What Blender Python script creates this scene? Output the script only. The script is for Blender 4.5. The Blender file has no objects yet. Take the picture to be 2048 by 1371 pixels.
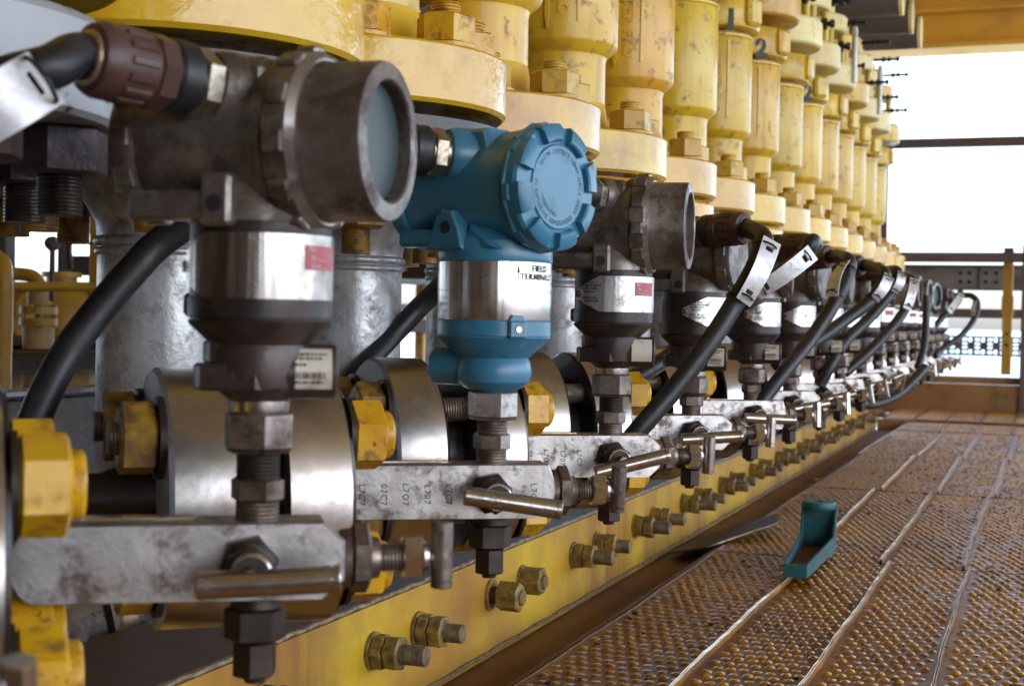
import bpy, math, random
from mathutils import Vector, Matrix
from math import sin, cos, pi, radians as rad

# ------------------------------------------------------------------ camera, world, sun, exposure
SC = bpy.context.scene
COL = SC.collection
random.seed(7)
YAW, PITCH, ROLL, FPX = rad(20.86691332), rad(-1.0582081), rad(1.15), 2820.0
fw = Vector((-sin(YAW)*cos(PITCH), cos(YAW)*cos(PITCH), sin(PITCH)))
r0 = Vector((cos(YAW), sin(YAW), 0)); u0 = r0.cross(fw)
rt = r0*cos(ROLL) + u0*sin(ROLL); up = u0*cos(ROLL) - r0*sin(ROLL)
cd = bpy.data.cameras.new('camera'); cam = bpy.data.objects.new('camera', cd); COL.objects.link(cam)
cam.matrix_world = Matrix(((rt.x, up.x, -fw.x, 0), (rt.y, up.y, -fw.y, 0), (rt.z, up.z, -fw.z, 0), (0, 0, 0, 1)))
cd.sensor_width = 36; cd.lens = FPX/2048*36; cd.clip_start = .02; cd.clip_end = 20000
cd.dof.use_dof = True; cd.dof.focus_distance = 1.30; cd.dof.aperture_fstop = 14
SC.camera = cam
wd = bpy.data.worlds.new('World'); SC.world = wd; wd.use_nodes = True
wn = wd.node_tree.nodes; wl = wd.node_tree.links; wn.clear()
sky = wn.new('ShaderNodeTexSky'); sky.sky_type = 'NISHITA'; sky.sun_disc = False
SUN_EL, SUN_AZ = rad(58), rad(115)         # azimuth clockwise from +Y (the row direction)
sky.sun_elevation = SUN_EL; sky.sun_rotation = SUN_AZ
sky.air_density = .75; sky.dust_density = 3.0; sky.ozone_density = .4
bg = wn.new('ShaderNodeBackground'); bg.inputs[1].default_value = 0.15
wo = wn.new('ShaderNodeOutputWorld'); wl.new(sky.outputs[0], bg.inputs[0]); wl.new(bg.outputs[0], wo.inputs[0])
sd = bpy.data.lights.new('sun', 'SUN'); sun = bpy.data.objects.new('sun', sd); COL.objects.link(sun)
sd.energy = 3.5; sd.angle = rad(.5); sd.color = (1, .95, .87)
sun.rotation_euler = Vector((sin(SUN_AZ)*cos(SUN_EL), cos(SUN_AZ)*cos(SUN_EL), sin(SUN_EL))).to_track_quat('Z', 'Y').to_euler()
SC.view_settings.view_transform = 'Standard'; SC.view_settings.look = 'None'
SC.view_settings.exposure = 2.75; SC.view_settings.gamma = 1; SC.view_settings.use_curve_mapping = False

def W(u, v, D):
    """a place in the yard: image column and row of the survey photograph plus its distance in metres"""
    return (fw + rt*((u-1024)/FPX) - up*((v-685.5)/FPX))*D

# ------------------------------------------------------------------ materials
MATS = {}
def worn(name, base, base2=None, dirt=(.05, .03, .02), metal=0.0, rough=.45, rough2=None, amt=.45, scale=40,
         bump=.3, bscale=150, streak=0.0, chips=0.0, chipcol=(.05, .035, .03), vary=.08, coat=0.0, bdist=.0006, soft=.18, aniso=0, dmetal=None, vb=0.0, vscale=70, crough=.12, rust=0):
    m = bpy.data.materials.new(name); m.use_nodes = True
    n = m.node_tree.nodes; l = m.node_tree.links
    b = n['Principled BSDF']
    tc = n.new('ShaderNodeTexCoord'); oi = n.new('ShaderNodeObjectInfo')
    ml = n.new('ShaderNodeMath'); ml.operation = 'MULTIPLY'; ml.inputs[1].default_value = 37.0; l.new(oi.outputs['Random'], ml.inputs[0])
    ad = n.new('ShaderNodeVectorMath'); ad.operation = 'ADD'; l.new(tc.outputs['Object'], ad.inputs[0]); l.new(ml.outputs[0], ad.inputs[1])
    def noise(sc, det=6, ro=.6, vec=None, sx=1, sy=1, sz=1):
        t = n.new('ShaderNodeTexNoise'); t.inputs['Scale'].default_value = sc; t.inputs['Detail'].default_value = det; t.inputs['Roughness'].default_value = ro
        if (sx, sy, sz) != (1, 1, 1):
            mp = n.new('ShaderNodeMapping'); mp.inputs['Scale'].default_value = (sx, sy, sz); l.new(ad.outputs[0], mp.inputs[0]); l.new(mp.outputs[0], t.inputs['Vector'])
        else: l.new(ad.outputs[0], t.inputs['Vector'])
        return t
    def ramp(src, a, bb):
        r = n.new('ShaderNodeMapRange'); r.inputs['From Min'].default_value = a; r.inputs['From Max'].default_value = bb
        l.new(src, r.inputs['Value']); return r.outputs[0]
    def mix(f, a, bb, typ='RGBA'):
        x = n.new('ShaderNodeMix'); x.data_type = typ
        ia, ib, o = (6, 7, 2) if typ == 'RGBA' else (2, 3, 0)
        if isinstance(f, float): x.inputs[0].default_value = f
        else: l.new(f, x.inputs[0])
        for i, s in ((ia, a), (ib, bb)):
            if hasattr(s, 'is_linked'): l.new(s, x.inputs[i])
            else: x.inputs[i].default_value = (*s, 1) if typ == 'RGBA' else s
        return x.outputs[o]
    base2 = base2 or tuple(c*.72 for c in base)
    n1 = noise(scale*.6, 5); c = mix(ramp(n1.outputs[0], .35, .65), base, base2)
    if vary:
        hs = n.new('ShaderNodeHueSaturation'); l.new(c, hs.inputs['Color'])
        mr = n.new('ShaderNodeMapRange'); mr.inputs['To Min'].default_value = 1-vary*2; mr.inputs['To Max'].default_value = 1+vary*2; l.new(oi.outputs['Random'], mr.inputs['Value']); l.new(mr.outputs[0], hs.inputs['Value'])
        m2 = n.new('ShaderNodeMath'); m2.operation = 'MULTIPLY'; m2.inputs[1].default_value = 7.31; l.new(oi.outputs['Random'], m2.inputs[0])
        m3 = n.new('ShaderNodeMath'); m3.operation = 'FRACT'; l.new(m2.outputs[0], m3.inputs[0])
        mh = n.new('ShaderNodeMapRange'); mh.inputs['To Min'].default_value = .5-vary*.12; mh.inputs['To Max'].default_value = .5+vary*.12; l.new(m3.outputs[0], mh.inputs['Value']); l.new(mh.outputs[0], hs.inputs['Hue'])
        c = hs.outputs[0]
    n2 = noise(scale, 9, .68); th = .72-.42*amt; mask = ramp(n2.outputs[0], th-soft*.5, th+soft*.5)
    if streak:
        n3 = noise(scale*.9, 6, .6, sx=1, sy=1, sz=.09); ms = ramp(n3.outputs[0], .5, .72)
        mm = n.new('ShaderNodeMath'); mm.operation = 'MULTIPLY'; mm.inputs[1].default_value = streak; l.new(ms, mm.inputs[0])
        mx = n.new('ShaderNodeMath'); mx.operation = 'MAXIMUM'; l.new(mask, mx.inputs[0]); l.new(mm.outputs[0], mx.inputs[1]); mask = mx.outputs[0]
    mk = n.new('ShaderNodeMath'); mk.operation = 'MULTIPLY'; mk.inputs[1].default_value = .88; l.new(mask, mk.inputs[0])
    c = mix(mk.outputs[0], c, dirt)
    rg = mix(mk.outputs[0], rough, rough2 if rough2 is not None else min(1, rough+.25), 'FLOAT')
    n6 = noise(scale*3, 4); rg2 = n.new('ShaderNodeMath'); rg2.operation = 'MULTIPLY_ADD'; l.new(n6.outputs[0], rg2.inputs[0]); rg2.inputs[1].default_value = .16; 
    sb = n.new('ShaderNodeMath'); sb.operation = 'SUBTRACT'; sb.inputs[1].default_value = .08; l.new(rg, sb.inputs[0]); l.new(sb.outputs[0], rg2.inputs[2])
    rg = rg2.outputs[0]
    if metal:
        mt = mix(mk.outputs[0], metal, metal*.25 if dmetal is None else dmetal, 'FLOAT'); l.new(mt, b.inputs['Metallic'])
    if rust:
        nr_ = noise(2.2, 4, .6, sx=1, sy=1, sz=.12); mr_ = ramp(nr_.outputs[0], .50, .60); ns_ = noise(26, 5, .6, sx=1, sy=1, sz=.05); m4 = n.new('ShaderNodeMath'); m4.operation = 'MULTIPLY'; l.new(mr_, m4.inputs[0]); l.new(ramp(ns_.outputs[0], .32, .62), m4.inputs[1])
        c = mix(m4.outputs[0], c, (.23, .085, .015))
    if chips:
        n4 = noise(scale*2.2, 6, .62); mc = ramp(n4.outputs[0], .735-.1*chips, .765-.1*chips); c = mix(mc, c, chipcol)
    l.new(c, b.inputs['Base Color']); l.new(rg, b.inputs['Roughness'])
    if coat: b.inputs['Coat Weight'].default_value = coat; b.inputs['Coat Roughness'].default_value = crough
    if aniso: b.inputs['Anisotropic'].default_value = aniso
    nb = noise(bscale, 4, .55); bp = n.new('ShaderNodeBump'); bp.inputs['Strength'].default_value = bump; bp.inputs['Distance'].default_value = bdist
    am = n.new('ShaderNodeMath'); am.operation = 'MULTIPLY_ADD'; l.new(mask, am.inputs[0]); am.inputs[1].default_value = .5; l.new(nb.outputs[0], am.inputs[2])
    l.new(am.outputs[0], bp.inputs['Height']); l.new(bp.outputs[0], b.inputs['Normal'])
    if vb:
        nv = noise(vscale, 3, .5, sx=1, sy=1, sz=.02); b2 = n.new('ShaderNodeBump'); b2.inputs['Strength'].default_value = 1; b2.inputs['Distance'].default_value = vb
        l.new(nv.outputs[0], b2.inputs['Height']); l.new(b2.outputs[0], bp.inputs['Normal'])
    if coat: l.new(bp.outputs[0], b.inputs['Coat Normal'])
    MATS[name] = m; return m
def plain(name, base, rough=.5, metal=0, **k):
    m = bpy.data.materials.new(name); m.use_nodes = True; b = m.node_tree.nodes['Principled BSDF']
    b.inputs['Base Color'].default_value = (*base, 1); b.inputs['Roughness'].default_value = rough; b.inputs['Metallic'].default_value = metal
    for a, v in k.items(): b.inputs[a.replace('_', ' ')].default_value = v
    MATS[name] = m; return m
worn('cast_grey', (.38, .355, .33), (.20, .165, .14), dirt=(.035, .017, .010), metal=.8, rough=.34, amt=.5, soft=.15, scale=26, bump=.6, bscale=420, bdist=.0003, streak=.55, vary=.06)
worn('cast_light', (.24, .225, .215), (.15, .13, .115), dirt=(.05, .028, .018), metal=.6, rough=.38, amt=.45, scale=30, bump=.3, bscale=500, bdist=.0003, vary=.06)
worn('cast_dark', (.036, .029, .030), (.02, .015, .015), dirt=(.06, .033, .02), metal=.3, rough=.38, amt=.4, scale=45, bump=.4, bscale=400, bdist=.0003, vary=.05)
worn('cast_brown', (.085, .070, .064), (.05, .037, .032), dirt=(.03, .015, .010), metal=.5, rough=.34, amt=.5, scale=45, bump=.4, bscale=400, bdist=.0003)
worn('blue_paint', (.04, .20, .33), (.035, .175, .29), dirt=(.03, .07, .09), rough=.36, amt=.16, scale=35, bump=.12, bscale=700, bdist=.0002, vary=0, coat=.25)
worn('blue_letter', (.02, .08, .14), dirt=(.02, .04, .06), rough=.5, amt=.1, vary=0)
worn('teal_paint', (.012, .11, .13), (.01, .09, .1), dirt=(.09, .05, .03), rough=.5, amt=.28, scale=60, vary=0, chips=.2, chipcol=(.2, .17, .13))
worn('band_steel', (.80, .79, .77), (.7, .69, .67), dirt=(.4, .34, .28), metal=1, dmetal=.9, rough=.24, rough2=.34, amt=.15, scale=25, bump=.08, bscale=300, streak=.5, vary=0, vb=.0012, vscale=90)  # vertical streaks tint the steel like reflected surroundings
worn('band_reflect_dirt', (.50, .48, .47), (.42, .39, .37), dirt=(.10, .055, .03), metal=1, dmetal=.8, rough=.25, rough2=.4, amt=.25, scale=40, bump=.1, streak=1.0, vary=0, vb=.003, vscale=80, soft=.3)  # vertical streaks painted in for reflected columns and nuts, over some dirt
worn('plate_steel', (.74, .73, .74), (.6, .58, .58), dirt=(.2, .13, .09), metal=.95, rough=.33, amt=.3, scale=70, bump=.4, bscale=260, vary=.04, vb=.0008, vscale=110)
worn('rim_steel', (.58, .56, .54), (.48, .44, .41), dirt=(.13, .085, .05), metal=1, dmetal=.7, rough=.30, rough2=.42, amt=.2, scale=28, bump=.12, bscale=350, bdist=.0003, vary=.05, soft=.3)
worn('disc_face', (.36, .40, .46), (.30, .33, .38), dirt=(.03, .028, .03), rough=.5, amt=.28, scale=22, bump=.2, vary=.04, soft=.08)
worn('block_steel', (.56, .55, .55), (.38, .36, .35), dirt=(.09, .045, .028), metal=.9, dmetal=.4, rough=.36, amt=.36, scale=60, bump=.4, bscale=300, bdist=.0004, vary=.05, soft=.16, streak=.3)
worn('fitting_steel', (.42, .36, .32), (.22, .165, .13), dirt=(.035, .016, .009), metal=.9, dmetal=.3, rough=.30, amt=.62, scale=70, bump=.3, bscale=400, bdist=.0004, vary=.08, soft=.3)
worn('fitting_bright', (.60, .58, .56), (.48, .44, .41), dirt=(.12, .07, .045), metal=.97, dmetal=.6, rough=.20, rough2=.4, amt=.22, scale=60, bump=.15, bscale=400, vary=.06, soft=.25)
worn('bonnet_dark', (.055, .038, .03), (.03, .02, .016), dirt=(.02, .012, .009), metal=.6, rough=.38, amt=.5, scale=60, vary=.05)
worn('yellow_nut', (.70, .40, .010), (.56, .28, .009), dirt=(.20, .09, .02), rough=.34, amt=.34, scale=55, bump=.5, bscale=150, vary=.04, chips=.95, soft=.12, chipcol=(.1, .05, .025), coat=.2)
worn('grimy_nut', (.50, .30, .03), (.30, .15, .02), dirt=(.09, .045, .02), rough=.4, amt=.5, scale=60, bump=.4, bscale=260, vary=.05, chips=.3, coat=.15)
worn('orange_nut', (.64, .42, .06), (.55, .32, .04), dirt=(.13, .075, .035), rough=.45, amt=.24, scale=40, bump=.5, bscale=140, bdist=.0012, vary=.05, coat=.2)
worn('flange_paint', (.70, .47, .016), (.64, .38, .014), dirt=(.40, .22, .07), rough=.28, rough2=.42, amt=.22, scale=9, bump=.7, bscale=60, bdist=.0016, vary=.04, coat=.45, chips=.05, soft=.22, crough=.05)
worn('flange_orange', (.70, .42, .03), (.62, .32, .018), dirt=(.42, .23, .11), rough=.28, rough2=.42, amt=.25, scale=9, bump=.7, bscale=60, bdist=.0016, vary=.04, coat=.45, chips=.05, soft=.25, crough=.05)
worn('valve_paint', (.72, .50, .028), (.66, .42, .02), dirt=(.28, .15, .045), rough=.34, amt=.27, scale=42, bump=.35, bscale=100, bdist=.001, vary=.05, chips=.75, chipcol=(.12, .09, .05), streak=.55, coat=.25, soft=.1)
worn('valve_orange', (.72, .45, .03), (.66, .37, .02), dirt=(.26, .13, .05), rough=.34, amt=.27, scale=42, bump=.3, bscale=120, bdist=.001, vary=.05, chips=.7, chipcol=(.15, .09, .05), streak=.55, coat=.25, soft=.1)
worn('valve_pale', (.80, .72, .42), (.78, .62, .22), dirt=(.4, .32, .2), rough=.4, amt=.2, scale=25, bump=.3, bscale=150, vary=.06, chips=.25, chipcol=(.2, .17, .13))
worn('silver_paint', (.66, .68, .71), (.46, .475, .50), dirt=(.16, .125, .09), metal=.5, dmetal=.2, rough=.33, amt=.30, scale=55, bump=.5, bscale=220, bdist=.0007, streak=.6, vary=.04, chips=.7, chipcol=(.035, .025, .03), soft=.22)
worn('white_flange', (.42, .43, .45), (.34, .35, .37), dirt=(.3, .26, .24), rough=.35, amt=.25, scale=9, bump=.4, bscale=120, vary=0, chips=1.15, chipcol=(.05, .035, .04))
worn('beam_paint', (.66, .45, .016), (.46, .22, .02), dirt=(.24, .10, .02), rough=.42, amt=.42, scale=5, bump=.15, bscale=200, streak=1.15, vary=0, chips=.12, chipcol=(.06, .04, .02), soft=.4, coat=.1, rust=1)
worn('beam_rust', (.42, .20, .03), (.30, .13, .03), dirt=(.52, .34, .03), rough=.45, amt=.3, scale=9, bump=.2, streak=1.0, vary=0, soft=.5)
worn('beam_bolt', (.32, .20, .035), (.2, .12, .028), dirt=(.07, .045, .025), rough=.45, amt=.45, scale=90, bump=.6, bscale=300, vary=.08)
worn('beam_thread', (.30, .22, .08), (.16, .11, .06), dirt=(.08, .055, .04), metal=.3, rough=.45, amt=.45, scale=90, vary=.08)
worn('rust_top', (.07, .033, .013), (.035, .017, .009), dirt=(.12, .06, .024), rough=.6, amt=.35, scale=9, bump=.5, bscale=120, vary=0, soft=.5)
worn('gutter', (.17, .07, .013), (.08, .034, .008), dirt=(.26, .12, .018), rough=.62, rough2=.7, amt=.4, scale=6, bump=.6, bscale=60, bdist=.0015, vary=0, soft=.5, metal=.4)
worn('grip_rust', (.66, .33, .028), (.30, .13, .013), dirt=(.82, .48, .045), rough=.30, rough2=.38, amt=.3, scale=6, bump=.35, bscale=300, vary=.05, soft=.4, coat=.45, metal=.75, dmetal=.7, crough=.1)
worn('grip_base', (.28, .115, .012), (.11, .043, .006), dirt=(.46, .22, .02), rough=.4, amt=.3, scale=12, bump=.8, bscale=200, vary=.03, soft=.4, metal=.7, dmetal=.7)
worn('rib_glint_rust', (.88, .76, .60), (.62, .44, .26), dirt=(.12, .065, .035), rough=.16, amt=.15, scale=40, bump=.5, bscale=160, vary=.04, metal=.75, coat=.4)  # pale base paints the sky's glint into the rusty ridges
worn('deck_brown', (.30, .15, .05), (.22, .10, .035), dirt=(.08, .045, .03), rough=.5, amt=.3, scale=5, vary=0, bump=.3)
worn('rail_brown', (.15, .10, .095), (.12, .08, .075), dirt=(.06, .04, .035), rough=.5, amt=.3, scale=8, vary=.03)
worn('rail_yellow', (.68, .40, .06), (.6, .33, .05), dirt=(.25, .12, .05), rough=.45, amt=.25, scale=12, vary=.03)
worn('light_block', (.24, .17, .10), (.17, .12, .07), dirt=(.09, .06, .04), rough=.6, amt=.3, scale=2)  # brown of the added walls that keep skylight out
worn('ceiling_plate', (.60, .38, .14), (.52, .31, .11), dirt=(.2, .14, .09), rough=.6, amt=.3, scale=2)
worn('ceiling_orange', (.92, .52, .06), (.88, .46, .05), dirt=(.6, .3, .06), rough=.5, amt=.2, scale=2, vary=.02)
worn('rubber', (.016, .017, .020), (.012, .013, .015), dirt=(.035, .034, .032), rough=.42, amt=.3, scale=60, bump=.15, bscale=500, vary=0)
worn('gland_brown', (.085, .040, .034), (.065, .03, .026), dirt=(.12, .08, .05), rough=.42, amt=.2, scale=70, bump=.2, bscale=500, vary=.05)
worn('nickel', (.50, .46, .38), (.38, .32, .24), dirt=(.14, .09, .05), metal=.9, dmetal=.5, rough=.28, amt=.35, scale=80, vary=.03)
worn('tag_metal', (.62, .63, .66), (.55, .55, .58), dirt=(.3, .27, .25), metal=.35, rough=.36, amt=.2, scale=60, bump=.5, bscale=90, bdist=.0012, vary=.03)
worn('label_white', (.66, .62, .54), (.6, .55, .46), dirt=(.35, .25, .15), rough=.4, amt=.25, scale=60, vary=.03)
worn('label_red', (.42, .05, .07), (.36, .04, .055), dirt=(.3, .08, .07), rough=.35, amt=.15, scale=60, vary=.02)
worn('black_steel', (.012, .009, .011), (.018, .011, .011), dirt=(.07, .04, .02), metal=.3, rough=.3, amt=.35, scale=45, bump=.3, vary=0, coat=.2)
worn('purple_nut', (.09, .072, .08), (.05, .04, .045), dirt=(.08, .035, .018), metal=.6, rough=.34, amt=.35, scale=35, bump=.6, bscale=60, bdist=.0012, vary=.05)
worn('hose_grey', (.13, .12, .12), (.1, .09, .09), dirt=(.1, .08, .07), rough=.5, amt=.3, scale=10, vary=.04)
worn('beam_grey', (.26, .25, .26), (.2, .19, .19), dirt=(.1, .07, .06), rough=.5, amt=.3, scale=6)
worn('wet_plate', (.42, .44, .48), (.3, .32, .36), dirt=(.1, .08, .07), metal=.7, rough=.08, rough2=.3, amt=.25, scale=14, bump=.15, vary=0)
worn('cabinet_grey', (.14, .14, .145), (.10, .10, .10), dirt=(.22, .19, .16), rough=.28, amt=.3, scale=12, vary=0, coat=.3)
worn('cream_paint', (.66, .50, .30), (.6, .44, .25), dirt=(.2, .12, .08), rough=.5, amt=.25, scale=30, vary=.03, chips=.35, chipcol=(.06, .03, .02))
worn('plant_yellow', (.68, .44, .05), (.58, .36, .05), dirt=(.25, .14, .05), rough=.4, amt=.3, scale=6, vary=.08, coat=.2)
worn('sea_water', (.10, .16, .2), (.08, .13, .17), dirt=(.12, .18, .22), rough=.2, amt=.2, scale=.02, bump=.5, bscale=.15, bdist=.6, vary=0)
worn('stud_metal', (.30, .26, .2), (.16, .12, .08), dirt=(.05, .03, .02), metal=.6, rough=.4, amt=.45, scale=60)
plain('ink', (.025, .022, .025), .5); plain('ink_white', (.7, .66, .62), .5)
plain('glass', (.045, .068, .072), .42, 0, Specular_IOR_Level=.28)
plain('mark_black', (.02, .02, .022), .5)

# ------------------------------------------------------------------ mesh builder
I4 = Matrix.Identity(4)
def T(x, y=None, z=None):
    return Matrix.Translation(x if y is None else (x, y, z))
def RZ(a): return Matrix.Rotation(a, 4, 'Z')
def RX(a): return Matrix.Rotation(a, 4, 'X')
def RY(a): return Matrix.Rotation(a, 4, 'Y')
def ax(o, d, roll=0.0):
    """frame whose z runs along d from o"""
    d = Vector(d).normalized(); q = d.to_track_quat('Z', 'Y')
    return Matrix.Translation(o) @ q.to_matrix().to_4x4() @ RZ(roll)
class G:
    def __init__(s): s.v = []; s.f = []; s.m = []; s.mi = 0
    def add(s, vs, fs, M=I4):
        b = len(s.v); s.v += [tuple(M @ Vector(p)) for p in vs]
        s.f += [tuple(b+i for i in f) for f in fs]; s.m += [s.mi]*len(fs); return s
    def lathe(s, prof, seg=32, M=I4, a0=0, a1=2*pi, caps=True, phase=0):
        full = abs(a1-a0-2*pi) < 1e-6; n = seg if full else seg+1; vs = []; fs = []
        for r, h in prof:
            for i in range(n):
                a = a0+(a1-a0)*i/seg+phase; vs.append((r*cos(a), r*sin(a), h))
        for j in range(len(prof)-1):
            for i in range(seg):
                k = (i+1) % n if full else i+1
                fs.append((j*n+i, j*n+k, (j+1)*n+k, (j+1)*n+i))
        if caps and full:
            if prof[0][0] > 1e-6: fs.append(tuple(reversed(range(n))))
            if prof[-1][0] > 1e-6: fs.append(tuple((len(prof)-1)*n+i for i in range(n)))
        return s.add(vs, fs, M)
    def hex(s, r, h0, h1, M=I4, ch=.12, seg=6, phase=0):
        c = r*ch
        return s.lathe([(r-c*1.3, h0), (r, h0+c*.8), (r, h1-c*.8), (r-c*1.3, h1)], seg, M, phase=phase)
    def thread(s, r, h0, h1, M=I4, pitch=.0018, seg=20, depth=.0007):
        n = max(2, int((h1-h0)/pitch)); p = []
        for i in range(n):
            a = h0+(h1-h0)*i/n; b = (h1-h0)/n
            p += [(r-depth, a), (r, a+b*.35), (r, a+b*.65), (r-depth, a+b)]
        return s.lathe(p, seg, M)
    def box(s, x0, x1, y0, y1, z0, z1, M=I4, b=0):
        if b <= 0:
            return s.add([(x0,y0,z0),(x1,y0,z0),(x1,y1,z0),(x0,y1,z0),(x0,y0,z1),(x1,y0,z1),(x1,y1,z1),(x0,y1,z1)],
                [(3,2,1,0),(4,5,6,7),(0,1,5,4),(1,2,6,5),(2,3,7,6),(3,0,4,7)], M)
        vs = []; X = (x0, x1); Y = (y0, y1); Z = (z0, z1); ids = {}
        for i in (0, 1):
            for j in (0, 1):
                for k in (0, 1):
                    sx, sy, sz = 1-2*i, 1-2*j, 1-2*k
                    for a in range(3):
                        p = [X[i]+sx*b, Y[j]+sy*b, Z[k]+sz*b]; p[a] = (X[i], Y[j], Z[k])[a]
                        ids[i, j, k, a] = len(vs); vs.append(tuple(p))
        fs = []
        for a in range(3):
            o = [q for q in range(3) if q != a]
            for e in (0, 1):
                c = []
                for (p, q) in ((0,0),(1,0),(1,1),(0,1)):
                    t = [0,0,0]; t[a] = e; t[o[0]] = p; t[o[1]] = q; c.append(ids[(*t, a)])
                if (e == 1) == (a == 1): c.reverse()
                fs.append(tuple(c))
        for a in range(3):                       # edges along axis a
            o = [q for q in range(3) if q != a]
            for p in (0, 1):
                for q in (0, 1):
                    t0 = [0,0,0]; t0[o[0]] = p; t0[o[1]] = q; t1 = list(t0); t1[a] = 1
                    c = [ids[(*t0, o[0])], ids[(*t1, o[0])], ids[(*t1, o[1])], ids[(*t0, o[1])]]
                    fs.append(tuple(c))
        for i in (0, 1):
            for j in (0, 1):
                for k in (0, 1): fs.append((ids[i,j,k,0], ids[i,j,k,1], ids[i,j,k,2]))
        return s.add(vs, fs, M)
    def prism(s, poly, z0, z1, M=I4, ch=0):
        n = len(poly); rings = []
        if ch:
            cx = sum(p[0] for p in poly)/n; cy = sum(p[1] for p in poly)/n
            def sh(p):
                d = math.hypot(p[0]-cx, p[1]-cy) or 1; k = (d-ch)/d; return (cx+(p[0]-cx)*k, cy+(p[1]-cy)*k)
            rings = [([sh(p) for p in poly], z0), (poly, z0+ch), (poly, z1-ch), ([sh(p) for p in poly], z1)]
        else: rings = [(poly, z0), (poly, z1)]
        vs = [(p[0], p[1], z) for r, z in rings for p in r]; fs = []
        for j in range(len(rings)-1):
            for i in range(n): k = (i+1) % n; fs.append((j*n+i, j*n+k, (j+1)*n+k, (j+1)*n+i))
        fs.append(tuple(reversed(range(n)))); fs.append(tuple((len(rings)-1)*n+i for i in range(n)))
        return s.add(vs, fs, M)
    def tube(s, pts, r, seg=14, rad_fn=None):
        P = [Vector(p) for p in pts]; n = len(P); vs = []; fs = []; nrm = None
        for i, p in enumerate(P):
            t = (P[min(i+1, n-1)]-P[max(i-1, 0)]).normalized()
            if nrm is None: nrm = t.orthogonal().normalized()
            nrm = (nrm-t*nrm.dot(t)).normalized(); bn = t.cross(nrm)
            rr = rad_fn(i/(n-1)) if rad_fn else r
            for k in range(seg):
                a = 2*pi*k/seg; vs.append(tuple(p+(nrm*cos(a)+bn*sin(a))*rr))
        for i in range(n-1):
            for k in range(seg): q = (k+1) % seg; fs.append((i*seg+k, i*seg+q, (i+1)*seg+q, (i+1)*seg+k))
        fs.append(tuple(reversed(range(seg)))); fs.append(tuple((n-1)*seg+k for k in range(seg)))
        return s.add(vs, fs)
    def patch(s, r, th, a0, a1, lo, hi, n=24, M=I4):
        """thick curved sheet on a cylinder; lo and hi give its lower and upper edge at t in 0..1"""
        vs = []; fs = []
        for i in range(n+1):
            t = i/n; a = a0+(a1-a0)*t
            for rr in (r, r+th):
                for h in (lo(t), hi(t)): vs.append((rr*cos(a), rr*sin(a), h))
        for i in range(n):
            b = i*4; c = b+4
            fs += [(b+2, c+2, c+3, b+3), (b, b+1, c+1, c), (b+1, b+3, c+3, c+1), (b, c, c+2, b+2)]
        fs += [(0, 2, 3, 1), (n*4, n*4+1, n*4+3, n*4+2)]
        return s.add(vs, fs, M)
    def mesh(s, name, mats, ang=35):
        me = bpy.data.meshes.new(name); me.from_pydata(s.v, [], s.f); me.validate(); me.update()
        for mm in (mats if isinstance(mats, (list, tuple)) else [mats]): me.materials.append(MATS[mm])
        if len(s.m) == len(me.polygons): me.polygons.foreach_set('material_index', s.m)
        import bmesh
        bm = bmesh.new(); bm.from_mesh(me); bmesh.ops.recalc_face_normals(bm, faces=bm.faces); bm.to_mesh(me); bm.free()
        me.polygons.foreach_set('use_smooth', [True]*len(me.polygons)); me.set_sharp_from_angle(angle=rad(ang)); me.update()
        return me
    def build(s, name, mats, parent=None, ang=35):
        return link(name, s.mesh(name, mats, ang), parent)
def link(name, data, parent=None, loc=None, rz=None):
    o = bpy.data.objects.new(name, data); COL.objects.link(o)
    if parent is not None: o.parent = parent
    if loc is not None: o.location = loc
    if rz is not None: o.rotation_euler = (0, 0, rz)
    return o
def thing(name, label, cat, loc=(0, 0, 0), rz=0, group=None):
    o = link(name, None, None, loc, rz); o.empty_display_size = .02; tag(o, label, cat, group); return o
def tag(o, label, cat, group=None):
    o['label'] = label; o['category'] = cat
    if group: o['group'] = group
    return o
def struct(o, kind='structure'): o['kind'] = kind; return o
CACHE = {}
def cached(key, fn, mats, ang=35):
    kk = (key, str(mats))
    if kk not in CACHE:
        g = G(); fn(g); CACHE[kk] = g.mesh(key, mats, ang)
    return CACHE[kk]
def copy_tree(o, parent=None, loc=None, rz=None):
    c = o.copy(); COL.objects.link(c)
    if parent is not None: c.parent = parent
    if loc is not None: c.location = loc
    if rz is not None: c.rotation_euler = (0, 0, rz)
    for ch in list(o.children): copy_tree(ch, c)
    return c
_tx = {}
def text_geo(s, size, ext=0.0, bold=0.0):
    k = (s, size, ext, bold)
    if k in _tx: return _tx[k]
    cu = bpy.data.curves.new('txt', 'FONT'); cu.body = s; cu.size = size; cu.extrude = ext; cu.offset = bold
    cu.align_x = 'CENTER'; cu.align_y = 'CENTER'; cu.resolution_u = 2; cu.space_character = 1.12
    ob = bpy.data.objects.new('txt', cu); COL.objects.link(ob)
    dg = bpy.context.evaluated_depsgraph_get(); me = bpy.data.meshes.new_from_object(ob.evaluated_get(dg))
    r = ([tuple(v.co) for v in me.vertices], [tuple(p.vertices) for p in me.polygons])
    bpy.data.objects.remove(ob); bpy.data.curves.remove(cu); bpy.data.meshes.remove(me); _tx[k] = r; return r
def text_cyl(g, s, size, r, a, h, ext=0.0, vertical=0, M=I4, bold=0.0):
    vs, fs = text_geo(s, size, ext, bold); o = []
    for x, y, z in vs:
        if vertical: x, y = (y*vertical, -x*vertical)
        o.append(((r+z)*cos(a+x/r), (r+z)*sin(a+x/r), h+y))
    g.add(o, fs, M)
def text_flat(g, s, size, M, ext=0.0, bold=0.0):
    vs, fs = text_geo(s, size, ext, bold); g.add(vs, fs, M)
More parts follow.
